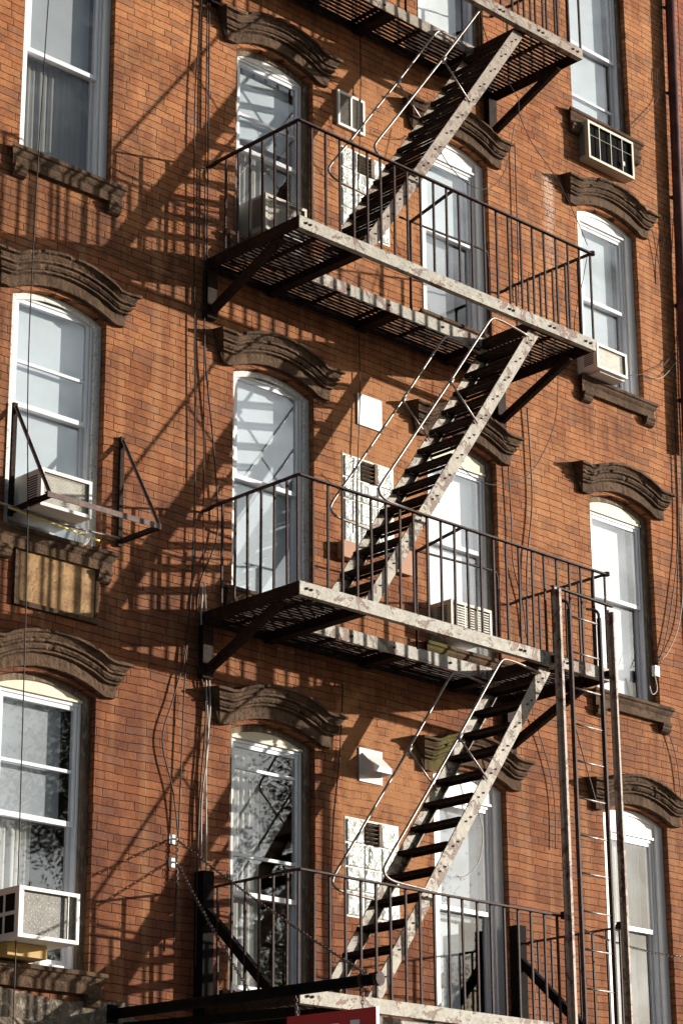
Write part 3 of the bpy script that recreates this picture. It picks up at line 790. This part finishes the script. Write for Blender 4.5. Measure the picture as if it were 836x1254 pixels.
# ------------------------------------------------------------------ air conditioners
def ac(x0, x1, z0, z1, yf, yb, label, style, body='ac_white'):
    t = thing('air_conditioner', ((x0 + x1) / 2, (yf + yb) / 2, z0), label, 'air conditioner', 'window air conditioners')
    rim = 0.028
    b = MB()
    b.box(x0, x1, yf + 0.012, yb, z1 - 0.006, z1); b.box(x0, x1, yf + 0.012, yb, z0, z0 + 0.006)
    b.box(x0, x0 + 0.006, yf + 0.012, yb, z0 + .006, z1 - .006); b.box(x1 - 0.006, x1, yf + 0.012, yb, z0 + .006, z1 - .006)
    b.box(x0 + .006, x1 - .006, yb - 0.01, yb - .002, z0 + .006, z1 - .006)
    b.build('casing', body, t)
    b = MB()
    b.box(x0 - .002, x1 + .002, yf, yf + 0.012, z1 - rim, z1 + .002); b.box(x0 - .002, x1 + .002, yf, yf + 0.012, z0 - .002, z0 + rim)
    b.box(x0 - .002, x0 + rim, yf, yf + 0.012, z0 + rim, z1 - rim); b.box(x1 - rim, x1 + .002, yf, yf + 0.012, z0 + rim, z1 - rim)
    b.build('front_frame', body, t, bevel=0.003)
    b = MB(); b.box(x0 + .006, x1 - .006, yf + 0.03, yf + 0.05, z0 + .006, z1 - .006)
    b.build('coil', {'cage': 'dark_void', 'big': 'ac_dark'}.get(style, 'ac_fins'), t)
    g = MB(); W, H = x1 - x0, z1 - z0
    if style == 'fins':
        q = z0 + rim + 0.008
        while q < z1 - rim: g.box(x0 + rim, x1 - rim, yf + 0.018, yf + 0.022, q, q + 0.0035); q += 0.011
    elif style == 'grid':
        for i in range(3):
            xa = x0 + rim + (W - 2 * rim) * i / 3 + 0.008; xb = xa + (W - 2 * rim) / 3 - 0.016
            q = z0 + rim + 0.006
            while q < z1 - rim - .01: g.box(xa, xb, yf + 0.002, yf + 0.016, q, q + 0.010); q += 0.024
        for i in (1, 2): g.box(x0 + rim + (W - 2 * rim) * i / 3 - 0.008, x0 + rim + (W - 2 * rim) * i / 3 + 0.008, yf + .003, yf + 0.012, z0 + rim, z1 - rim)
    elif style == 'cage':
        for i in range(1, 4): g.box(x0 + W * i / 4 - 0.004, x0 + W * i / 4 + 0.004, yf + .002, yf + 0.010, z0 + rim, z1 - rim)
        g.box(x0 + rim, x1 - rim, yf + .003, yf + 0.006, z0 + H * .62, z0 + H * .62 + .0025)
        g.box(x0 + W * .74, x0 + W * .79, yf - 0.002, yf + .012, z0 + .10, z0 + .15)
    else:
        g.box(x1 - rim - 0.075, x1 - rim - 0.068, yf + .003, yf + .02, z0 + rim, z1 - rim); g.box(x0 + rim, x0 + rim + .02, yf + .008, yf + .02, z0 + rim, z1 - rim)
    g.build('grille', body if style != 'fins' else 'ac_beige', t)
    # louvre slots pressed in the left side
    s_ = MB()
    if style == 'big':
        for i in range(2):
            for j in range(2):
                ya = yf + 0.05 + i * 0.14; za = z0 + 0.04 + j * (z1 - z0 - .06) / 2
                s_.box(x0 - 0.003, x0 + .001, ya, ya + 0.11, za, za + (z1 - z0 - .06) / 2 - 0.03)
    else:
        q = z0 + 0.05
        while q < z1 - 0.04: s_.box(x0 - 0.003, x0 + .001, yf + 0.05, yf + 0.17, q, q + 0.008); q += 0.02
    s_.build('side_vent', 'dark_void', t)
    return t
ac(3.575, 4.315, 13.50, 13.94, -0.135, 0.0, 'beige air conditioner with a wire cage hanging below the top right window sill', 'cage', 'ac_beige')
ac(3.40, 3.87, 11.045, 11.31, -0.26, 0.16, 'white air conditioner on the brownstone sill right of the fire escape', 'fins')
ac(-3.435, -2.94, 7.895, 8.20, -0.31, 0.16, 'white air conditioner behind the triangular angle-iron frame at left', 'fins')
ac(-3.56, -3.01, 4.56, 4.93, -0.40, 0.16, 'large white air conditioner with a rough grey grille on a yellow wood block, bottom left', 'big')
ac(1.24, 1.78, 7.86, 8.165, -0.21, 0.16, 'cream air conditioner with louvred grid face behind the middle platform railing', 'grid', 'ac_beige')
ac(-1.02, -0.52, 11.10, 11.45, -0.20, 0.16, 'grey air conditioner behind the netted railing at top left of the fire escape', 'fins', 'ac_beige')
o = MB().box(-3.50, -3.14, -0.20, 0.06, 4.462, 4.556).build('wood_block', 'yellow_wood', bevel=0.003); origin_to(o, (-3.32, -0.07, 4.462)); tag(o, 'yellow wood block propping the large air conditioner, bottom left', 'wood block')
o = MB().box(3.48, 3.86, -0.22, 0.0, 11.024, 11.043).build('mounting_board', 'white_paint', bevel=0.002); origin_to(o, (3.67, -.1, 11.024)); tag(o, 'white board under the air conditioner on the right-hand sill', 'board')
# accordion panels beside the AC units
b = MB()
for i in range(7): b.box(-3.50 - 0.0 + i * 0.008 - .0, -3.497 + i * 0.008 + .003, 0.12 + (i % 2) * .006, 0.13 + (i % 2) * .006, 7.82, 8.2)
o = b.build('side_panel', 'vinyl'); origin_to(o, (-3.48, .12, 7.82)); tag(o, 'narrow ribbed filler panel left of the air conditioner behind the angle-iron frame', 'panel')

# ------------------------------------------------------------------ things on the wall
# angle-iron frame (old planter / AC support) below window A2
t = thing('window_guard_frame', (-3.0, 0, 7.9), 'open triangular angle-iron frame projecting below the left middle window', 'metal frame')
for xx in (-3.50, -2.42):
    b = MB(); b.box(xx - 0.02, xx + 0.02, -0.03, -0.004, 7.86, 8.80); b.build('wall_bar', 'dark_iron', t)
    b = MB(); b.obox((xx, -0.02, 8.77), (xx, -0.50, 7.92), 0.025, 0.006, up=(0, -1, 0)); b.obox((xx + .012, -0.02, 8.77), (xx + .012, -0.50, 7.92), 0.004, 0.03, up=(0, -1, 0)); b.build('diagonal_bar', 'guard_iron', t)
    b = MB(); b.obox((xx, -0.01, 7.905), (xx, -0.50, 7.905), 0.006, 0.04); b.obox((xx + .01, -0.01, 7.888), (xx + .01, -0.50, 7.888), 0.03, 0.006); b.build('side_bar', 'dark_iron', t)
b = MB(); b.box(-3.52, -2.40, -0.512, -0.505, 7.885, 7.93); b.box(-3.52, -2.40, -0.505, -0.47, 7.924, 7.93); b.build('front_bar', 'guard_iron', t)
o = MB().tube(spline([(-3.75, -0.12, 7.90), (-3.2, -0.13, 7.875), (-2.9, -.12, 7.87), (-2.5, -0.12, 7.885)], 5), 0.011, 8).build('iron_rod', 'pipe_steel', smooth=True); origin_to(o, (-3.1, -.12, 7.87)); tag(o, 'rusty rod lying along the sill under the angle-iron frame', 'rod')
o = MB().tube([(-3.62, -0.15, 7.868), (-2.72, -0.14, 7.81)], 0.009, 8).build('yellow_stick', 'yellow_paint', smooth=True); origin_to(o, (-3.1, -.15, 7.82)); tag(o, 'thin yellow stick below the rod at the left middle window', 'stick')
b = MB()
for i in range(6):
    x = -2.86 + rnd.uniform(-.015, .015)
    b.tube(spline([(x, -.15, 7.86), (x + rnd.uniform(-.02, .03), -.17, 7.80), (x + rnd.uniform(-.05, .04), -.16, 7.72 + rnd.uniform(-.03, .03))], 3), 0.005, 4)
o = b.build('plastic_strips', 'plastic_white'); origin_to(o, (-2.86, -.15, 7.72)); tag(o, 'torn white plastic strip dangling from the rod below the left middle window', 'plastic strip')
# plywood
b = MB(); b.box(-3.395, -2.655, -0.020, -0.003, 7.205, 7.665); o = b.build('plywood_panel', 'plywood', bevel=.002); origin_to(o, (-3.02, -.01, 7.2)); tag(o, 'weathered plywood panel on the brick below the left middle window', 'wood panel')
b = MB(); b.box(-3.44, -3.396, -0.028, -0.003, 7.17, 7.70); b.box(-2.654, -2.62, -0.028, -0.003, 7.17, 7.70); b.box(-3.44, -2.62, -0.029, -.003, 7.165, 7.204)
o = b.build('panel_frame', 'brownstone'); origin_to(o, (-3.02, -.01, 7.165)); tag(o, 'dark stone surround framing the plywood panel at left', 'panel frame')
# louvred vent
t = thing('louvre_vent', (0.225, 0, 12.6), 'white louvred vent cover on the brick under the top platform', 'vent')
xa, xb, za, zb = 0.045, 0.40, 12.60, 12.97
b = MB(); r = 0.028
b.box(xa, xb, -0.03, -0.003, zb - r, zb); b.box(xa, xb, -0.03, -0.003, za, za + r); b.box(xa, xa + r, -0.03, -0.003, za + r, zb - r); b.box(xb - r, xb, -0.03, -0.003, za + r, zb - r); b.box((xa + xb) / 2 - .012, (xa + xb) / 2 + .012, -0.029, -0.003, za + r, zb - r)
b.build('frame', 'plastic_white', t, bevel=.002)
b = MB(); q = za + r + .01
while q < zb - r: b.obox((xa + r, -0.016, q), (xb - r, -0.016, q), 0.02, 0.002, up=(0, .8, 1)); q += 0.0165
b.build('slats', 'ac_fins', t); MB().box(xa + r, xb - r, -0.006, -0.003, za + r, zb - r).build('backing', 'dark_void', t)
# white plate
o = MB().box(0.28, 0.59, -0.014, -0.003, 9.655, 9.96).build('cover_plate', 'plastic_white', bevel=.002); origin_to(o, (.435, -.01, 9.655)); tag(o, 'square white cover plate on the brick beneath the upper platform', 'cover plate')
# exhaust hood
t = thing('exhaust_hood', (0.40, 0, 6.37), 'white wedge-shaped exhaust hood on the lower brick wall', 'exhaust hood')
MB().box(0.262, 0.54, -0.012, -0.003, 6.372, 6.665).build('flange', 'plastic_white', t)
b = MB(); ya = -0.155
v = [(0.295, -0.012, 6.625), (0.51, -0.012, 6.625), (0.51, -0.012, 6.43), (0.295, -0.012, 6.43), (0.295, ya, 6.49), (0.51, ya, 6.49), (0.295, ya, 6.44), (0.51, ya, 6.44)]
b.add(v, [(0, 1, 5, 4), (4, 5, 7, 6), (0, 4, 6, 3), (1, 2, 7, 5), ]); b.build('hood', 'plastic_white', t)
# electrical boxes in brick colour
o = MB().box(0.02, 0.20, -0.09, -0.003, 8.32, 8.475).build('junction_box', 'terracotta_box', bevel=.003); origin_to(o, (.1, 0, 8.32)); tag(o, 'brick-coloured box on the wall left of the middle staircase', 'electrical box')
o = MB().box(0.72, 0.915, -0.05, -0.003, 8.345, 8.575).build('junction_box', 'terracotta_box', bevel=.003); origin_to(o, (.82, 0, 8.345)); tag(o, 'brick-coloured box on the wall right of the middle staircase', 'electrical box')
o = MB().box(4.385, 4.455, -0.012, 0.033, 8.09, 8.20).build('doorbell_box', 'plastic_white', bevel=.003); origin_to(o, (4.42, 0.03, 8.09)); tag(o, 'small cream cable box at the right edge of the right middle window', 'cable box')
for z_, lb in ((5.535, 'upper small white anchor plate holding a chain on the brick at lower left'), (5.35, 'lower small white anchor plate holding a chain on the brick at lower left')):
    b = MB(); b.box(-1.835, -1.775, -0.008, -0.002, z_, z_ + 0.075); b.tube([(-1.805, -.008, z_ + .04), (-1.79, -.05, z_ + .03)], .008, 6)
    o = b.build('anchor_plate', 'plastic_white'); origin_to(o, (-1.805, 0, z_)); tag(o, lb, 'anchor plate')

# ------------------------------------------------------------------ sign pole, sign, chains
t = thing('sign_pole', (-2.38, 0, 4.157), 'thick black pole sticking out of the wall at bottom left', 'pole')
MB().box(-2.43, -2.33, -0.035, -0.023, 4.09, 4.225).build('wall_flange', 'black_paint', t)
MB().tube([(-2.38, 0.0, 4.157), (-2.05, -2.5, 4.17)], 0.042, 10).build('pole', 'black_paint', t, smooth=True)
MB().obox((-2.25, -0.0, 4.07), (-2.09, -1.75, 4.02), 0.05, 0.07).build('lower_bar', 'black_paint', t)
b = MB(); b.tube([(-2.05, -2.5, 4.17), (-2.046, -2.54, 4.17)], 0.05, 10); b.tube([(-2.062, -2.4, 4.17), (-2.066, -2.37, 4.17)], 0.052, 10); b.build('end_cap', 'rail_iron', t)
t = thing('shop_sign', (-2.1, -1.7, 3.2), 'red hanging sign with pale lettering below the black pole', 'sign')
MB().obox((-2.153, -1.72, 3.62), (-2.048, -2.51, 3.62), 0.03, 0.72).build('sign_board', 'sign_red', t)
sp = lambda y_: -2.175 + 0.127 * (-1.55 - y_) / 0.96 - 0.018
b = MB()
for ya, yb, za, zb in ((-2.29, -2.37, 3.50, 3.905), (-2.12, -2.19, 3.50, 3.895)):
    b.obox((sp(ya), ya, (za + zb) / 2), (sp(yb), yb, (za + zb) / 2), 0.006, zb - za)
b.obox((sp(-2.19), -2.19, 3.70), (sp(-2.29), -2.29, 3.70), 0.006, 0.07)
b.build('lettering', 'sign_white', t)
def chain(pts, name='chain', r=0.0035, link=0.034, parent=None):
    P = spline(pts, 8); b = MB()
    # resample
    seg = [(P[i + 1] - P[i]).length for i in range(len(P) - 1)]; tot = sum(seg); n = max(2, int(tot / (link * 0.72)))
    def at(s):
        i = 0
        while i < len(seg) - 1 and s > seg[i]: s -= seg[i]; i += 1
        return P[i].lerp(P[i + 1], min(1, s / seg[i]))
    for q in range(n):
        a = at(tot * q / n); c = at(tot * (q + 1) / n); d = (c - a).normalized(); m = (a + c) / 2
        u = d.orthogonal().normalized()
        if q % 2: u = d.cross(u)
        L_ = link / 2; w = link * 0.3
        loop = [m + d * (math.cos(t_) * L_) + u * (math.sin(t_) * w) for t_ in [i * 2 * math.pi / 8 for i in range(8)]]
        b.tube(loop + [loop[0]], r, 4, cap=False)
    return b.build(name, 'chain_steel', parent)
def sag(a, b_, s, n=4):
    a = Vector(a); b_ = Vector(b_); return [a.lerp(b_, i / n) - Vector((0, 0, s * 4 * (i / n) * (1 - i / n))) for i in range(n + 1)]
def chn(pts, label):
    o = chain(pts); origin_to(o, pts[0]); tag(o, label, 'chain', 'steel chains'); return o
chn(sag((-1.79, -0.05, 5.56), (-2.06, -2.42, 4.21), 0.03), 'upper long chain from the brick wall down to the tip of the black pole')
chn(sag((-1.79, -0.05, 5.38), (-2.19, -1.35, 4.20), 0.02), 'lower chain from the brick wall down to the middle of the black pole')
chn([(-1.785, -.03, 5.55), (-1.78, -.04, 5.2), (-1.785, -.03, 4.9)], 'short slack chain dangling from the anchor plates')
chn(sag((1.75, -1.15, 5.13), (3.35, -1.15, 5.05), 0.05), 'chain across the lower right window from behind the ladder')
chn([(-2.155, -1.80, 4.13), (-2.15, -1.80, 4.05), (-2.145, -1.80, 3.97)], 'short chain from the pole to the left of the red sign')
chn([(-2.065, -2.38, 4.12), (-2.065, -2.38, 4.05), (-2.065, -2.38, 3.98)], 'short chain from the pole tip to the right of the red sign')

# ------------------------------------------------------------------ cables
def cable(pts, r, label, mat='cable', sub_=6, name='cable'):
    o = MB().tube(spline(pts, sub_), r, 5).build(name, mat, smooth=True); origin_to(o, pts[0]); tag(o, label, 'cable', 'cables on the facade'); return o
y = -0.035
cable([(-3.35, -0.25, 16), (-3.50, -0.25, 12.33), (-3.56, -0.25, 9.35), (-3.50, -.25, 7.6), (-3.47, -0.25, 5.45), (-3.46, -.25, 3.9)], 0.005, 'thin black cable hanging down in front of the left column of windows')
cable([(-1.55, y, 16), (-1.56, y, 13.25), (-1.55, y, 10.82), (-1.565, y, 9.89), (-1.44, y, 8.88), (-1.40, y, 8.2), (-1.59, y, 7.69), (-1.60, y, 7.13), (-1.50, y, 6.67), (-1.56, y, 5.8), (-1.57, y, 4.6)], 0.007, 'dark cable curving down the brick just left of the fire escape')
cable([(-1.57, y, 16), (-1.585, y, 12.16), (-1.57, y, 10.04), (-1.545, y, 7.85)], 0.006, 'straight dark cable running down left of the fire escape')
cable([(-1.55, y, 7.7), (-1.555, y, 7.35), (-1.455, y, 6.82), (-1.49, y, 6.2), (-1.475, y, 5.4), (-1.5, y, 4.4)], 0.008, 'pale grey cable beside the lower left bracket of the fire escape', 'grey_cable')
cable([(-1.53, y, 7.75), (-1.50, y, 7.3), (-1.50, y, 6.9), (-1.47, y, 6.4), (-1.53, y, 5.9), (-1.52, y, 5.2)], 0.007, 'second pale cable looping beside the lower left bracket', 'grey_cable')
cable([(-1.60, y, 16), (-1.66, y, 13.2), (-1.715, y, 12.1), (-1.68, y, 10.0), (-1.65, y, 8.6), (-1.7, y, 7.3), (-1.83, y, 6.75), (-1.95, y, 6.35), (-1.83, y, 5.95), (-1.77, y, 5.6)], 0.006, 'leftmost loose black cable bulging left on the lower brick')
cable([(-1.64, y, 8.0), (-1.72, y, 7.0), (-1.75, y, 6.2), (-1.77, y, 5.5), (-1.8, y, 4.7)], 0.006, 'black cable running straight to the chain anchor plates')
cable([(0.335, y, 14.6), (0.34, y, 13.16), (0.30, y, 12.1)], 0.005, 'short dark cable beside the louvred vent')
cable([(0.28, y, 10.65), (0.29, y, 9.96), (0.25, y, 9.2), (0.24, y, 8.6)], 0.005, 'dark cable down past the square white plate')
cable([(0.05, y, 7.2), (0.035, y, 6.95), (0.0, y, 6.5), (-0.07, y, 6.0), (-0.10, y, 5.5), (-.1, y, 5.0)], 0.006, 'dark cable left of the white exhaust hood')
def W(u, v, yy):      # a point on the plane y = yy seen in direction of photo position (u, v)
    d = Vector((0.7183624, -0.6956374, -0.0066321)) * (u - 418) + Vector((-0.2289165, -0.2453756, 0.942012)) * (627 - v) + Vector((0.6569267, 0.6751884, 0.3355115)) * 2965.666
    c = Vector((-13.94877, -14.41973, 1.600886)); t_ = (yy - c.y) / d.y; return c + d * t_
def wc(pts, yy, r, label, mat='cable'): return cable([W(u, v, yy) for u, v in pts], r, label, mat)
wc([(586, 0), (592, 35), (605, 68), (622, 100), (634, 120), (636, 140), (652, 176), (680, 216), (703, 262), (719, 300)], -0.9, 0.004, 'thin cable hanging diagonally from the top platform to the upper railing corner')
wc([(719, 312), (712, 350), (704, 385), (703, 410)], -1.0, 0.004, 'thin cable continuing below the upper railing corner')
wc([(518, 140), (545, 195), (573, 225), (598, 230), (618, 208), (630, 150)], -0.6, 0.004, 'thin cable loop hanging below the top platform over the window')
wc([(558, 565), (580, 585), (607, 594), (640, 586), (662, 560), (680, 512), (683, 455)], -0.6, 0.004, 'thin cable loop over the middle window from the upper right bracket')
wc([(525, 740), (535, 775), (560, 800)], -0.9, 0.003, 'thin cable drooping near the cream air conditioner')
wc([(645, 500), (649, 560), (651, 620), (645, 690), (646, 760)], -0.03, 0.007, 'dark cable down the brick between the third and fourth window columns')
wc([(622, 570), (626, 640), (628, 690), (640, 740), (644, 780)], -0.03, 0.006, 'dark cable beside the fire escape right of the third window')
wc([(630, 175), (632, 240), (634, 310), (635, 370)], -0.03, 0.006, 'dark cable down the brick right of the top bracket')
wc([(654, 880), (672, 940), (679, 985), (680, 1040)], -0.03, 0.005, 'thin cable on the brick left of the ladder')
wc([(703, 885), (715, 930), (722, 955), (729, 980)], -0.5, 0.006, 'black cable hanging behind the ladder')
wc([(808, 268), (814, 280), (809, 318), (809, 348), (806, 320), (798, 280)], -0.03, 0.004, 'thin dark cable looped below the right end of the upper right lintel')
wc([(832, 240), (828, 330), (830, 400), (818, 440), (800, 452), (785, 458), (769, 460)], -0.03, 0.004, 'dark cable curving from the corner pipe to the right air conditioner')
wc([(836, 430), (822, 450), (808, 463), (790, 459)], -0.03, 0.004, 'pale cable curving beside the right air conditioner', 'grey_cable')
wc([(824, 480), (828, 560), (830, 660), (822, 740), (813, 790), (806, 810)], -0.03, 0.006, 'dark cable bending in to the cream cable box at right')
wc([(833, 540), (836, 700), (832, 760), (820, 795), (810, 808)], -0.03, 0.005, 'pale brown cable bending in to the cream cable box', 'grey_cable')
wc([(800, 822), (804, 840), (803, 848), (798, 850), (795, 840)], -0.03, 0.006, 'short wire loop hanging under the cream cable box', 'grey_cable')
wc([(811, 62), (804, 90), (805, 120), (790, 140), (775, 155)], -0.03, 0.004, 'thin cable crossing the brick beside the top right window')
wc([(818, 895), (828, 930), (833, 970), (836, 1010)], -0.03, 0.005, 'thin cable dropping past the lower right lintel')
wc([(583, 985), (591, 1020), (586, 1055), (572, 1072), (560, 1074)], -0.5, 0.005, 'thin frayed cable hanging over the lower middle window', 'grey_cable')
wc([(457, 160), (478, 168), (500, 170), (510, 165)], -0.05, 0.004, 'thin cable sagging right of the louvred vent')
# corner pipe and bundle on the right
t = thing('downpipe', (5.1, -0.05, 10), 'dark rusty downpipe at the corner with the redder building', 'pipe')
MB().tube([(5.20, -0.08, 16.6), (5.14, -0.08, 14.5), (5.07, -0.08, 12.0), (5.03, -.08, 10.6)], 0.055, 10).build('pipe', 'pipe', t, smooth=True)
MB().tube([(5.03, -0.06, 10.6), (5.0, -.06, 9), (5.0, -0.06, 3.6)], 0.013, 8).build('lower_pipe', 'pipe', t, smooth=True)
b = MB()
for z_ in (16, 14.9, 13.6, 12.3, 11.2): b.box(5.0 + (z_ - 10.6) * .033, 5.12 + (z_ - 10.6) * .033, -0.03, -0.002, z_, z_ + .03)
b.build('pipe_strap', 'dark_iron', t)
cable([(5.29, y, 16.5), (5.25, y, 14), (5.16, y, 12.4), (5.1, y, 11.2), (5.06, y, 9)], 0.008, 'reddish cable running down beside the corner downpipe', 'pipe')
cable([(5.40, y, 16.5), (5.36, y, 15), (5.4, y, 14), (5.45, y, 13)], 0.005, 'thin cable on the redder building beside the downpipe', 'pipe')

# a street tree opposite, seen only as a reflection in the lowest panes
def tree(x, y_, h, R, lb):
    t = thing('street_tree', (x, y_, -0.12), lb, 'tree')
    tr = MB(); tr.tube(spline([(x, y_, -0.12), (x + .1, y_, h * .3), (x - .1, y_ + .2, h * .55), (x, y_, h * .9)], 5), [0.2 - 0.17 * i / 15 for i in range(16)], 8)
    tips = []
    for i in range(34):
        z_ = h * rnd.uniform(0.4, 0.85); a = rnd.uniform(0, 6.28); L_ = R * rnd.uniform(.5, 1) * (1.15 - z_ / h)
        p = Vector((x, y_, z_)); q = p + Vector((math.cos(a) * L_, math.sin(a) * L_, L_ * .7))
        tr.tube([p, p.lerp(q, .5) + Vector((0, 0, -.1)), q], [.05, .03, .012], 5); tips += [p.lerp(q, s_) for s_ in (.5, .75, 1)]
    tr.build('trunk', 'bark', t)
    lf = MB()
    for p in tips:
        for i in range(230):
            c = p + Vector((rnd.gauss(0, .38), rnd.gauss(0, .38), rnd.gauss(0, .3))); u = Vector((rnd.gauss(0, 1), rnd.gauss(0, 1), rnd.gauss(0, 1))).normalized() * .034; v_ = u.orthogonal().normalized() * .022
            lf.add([c - u, c + v_, c + u, c - v_], [(0, 1, 2, 3)])
    lf.build('crown', 'leaf', t)
tree(8.3, -13.2, 13.6, 3.6, 'taller leafy tree across the road, mirrored in the lowest left window')
tree(13.4, -13.5, 12.8, 3.2, 'shorter leafy tree across the road, mirrored in the lowest middle window')

# ------------------------------------------------------------------ light, sky, camera
w = bpy.data.worlds.new('World'); S.world = w; w.use_nodes = True
nt = w.node_tree; bg = nt.nodes['Background']; sky = nt.nodes.new('ShaderNodeTexSky'); sky.sky_type = 'NISHITA'
sun_from = Vector((1.84, -1.0, 0.39)).normalized()
el = math.asin(sun_from.z); az = math.atan2(sun_from.x, sun_from.y)
sky.sun_disc = False; sky.sun_elevation = el; sky.sun_rotation = az; sky.air_density = 1.0; sky.dust_density = 1.0; sky.ozone_density = 1.0
n = nt.nodes; l = nt.links
tc = n.new('ShaderNodeTexCoord'); dt = n.new('ShaderNodeVectorMath'); dt.operation = 'DOT_PRODUCT'
l.new(tc.outputs['Generated'], dt.inputs[0]); dt.inputs[1].default_value = sun_from
# unseen cloud glow added round the sun to whiten reflections, open blue sky elsewhere
glow = math_(n, l, 'POWER', math_(n, l, 'MAXIMUM', dt.outputs['Value'], 0.0), 9.0)
mp = n.new('ShaderNodeMapping'); mp.inputs['Scale'].default_value = (1, 1, 2.2); l.new(tc.outputs['Generated'], mp.inputs['Vector'])
cl = ramp(n, l, noise(n, l, mp.outputs[0], 5.5, 7, 0.62, 0.6), [(0.42, 0.06), (0.58, 1.0)])
amt = math_(n, l, 'MULTIPLY', math_(n, l, 'MULTIPLY', glow, cl), 46.0)
cm = n.new('ShaderNodeMix'); cm.data_type = 'RGBA'; cm.blend_type = 'ADD'; cm.inputs[0].default_value = 1.0
cc = n.new('ShaderNodeVectorMath'); cc.operation = 'SCALE'; cc.inputs[0].default_value = (0.92, 0.97, 1.0); l.new(amt, cc.inputs['Scale'])
l.new(sky.outputs[0], cm.inputs[6]); l.new(cc.outputs[0], cm.inputs[7]); l.new(cm.outputs[2], bg.inputs[0]); bg.inputs[1].default_value = 0.05
sl = bpy.data.lights.new('sun', 'SUN'); sl.energy = 5.0; sl.angle = math.radians(0.5); sl.color = (1.0, 0.92, 0.81)
so = bpy.data.objects.new('sun', sl); COL.objects.link(so); so.rotation_euler = sun_from.to_track_quat('Z', 'Y').to_euler(); so.location = (20, -20, 20)

cd = bpy.data.cameras.new('camera'); cam = bpy.data.objects.new('camera', cd); COL.objects.link(cam)
cd.sensor_fit = 'HORIZONTAL'; cd.sensor_width = 36.0; cd.lens = 2965.666 / 836 * 36; cd.clip_end = 2000
r_ = Vector((0.7183624, -0.6956374, -0.0066321)); u_ = Vector((-0.2289165, -0.2453756, 0.942012)); f_ = Vector((0.6569267, 0.6751884, 0.3355115))
cam.matrix_world = Matrix(((r_.x, u_.x, -f_.x, -13.94877), (r_.y, u_.y, -f_.y, -14.41973), (r_.z, u_.z, -f_.z, 1.600886), (0, 0, 0, 1)))
S.camera = cam
S.render.resolution_x = 682; S.render.resolution_y = 1024
S.view_settings.view_transform = 'Standard'; S.view_settings.look = 'None'; S.view_settings.gamma = 1; S.view_settings.use_curve_mapping = False
S.view_settings.exposure = 0.78
S.render.engine = 'CYCLES'; S.cycles.transparent_max_bounces = 16
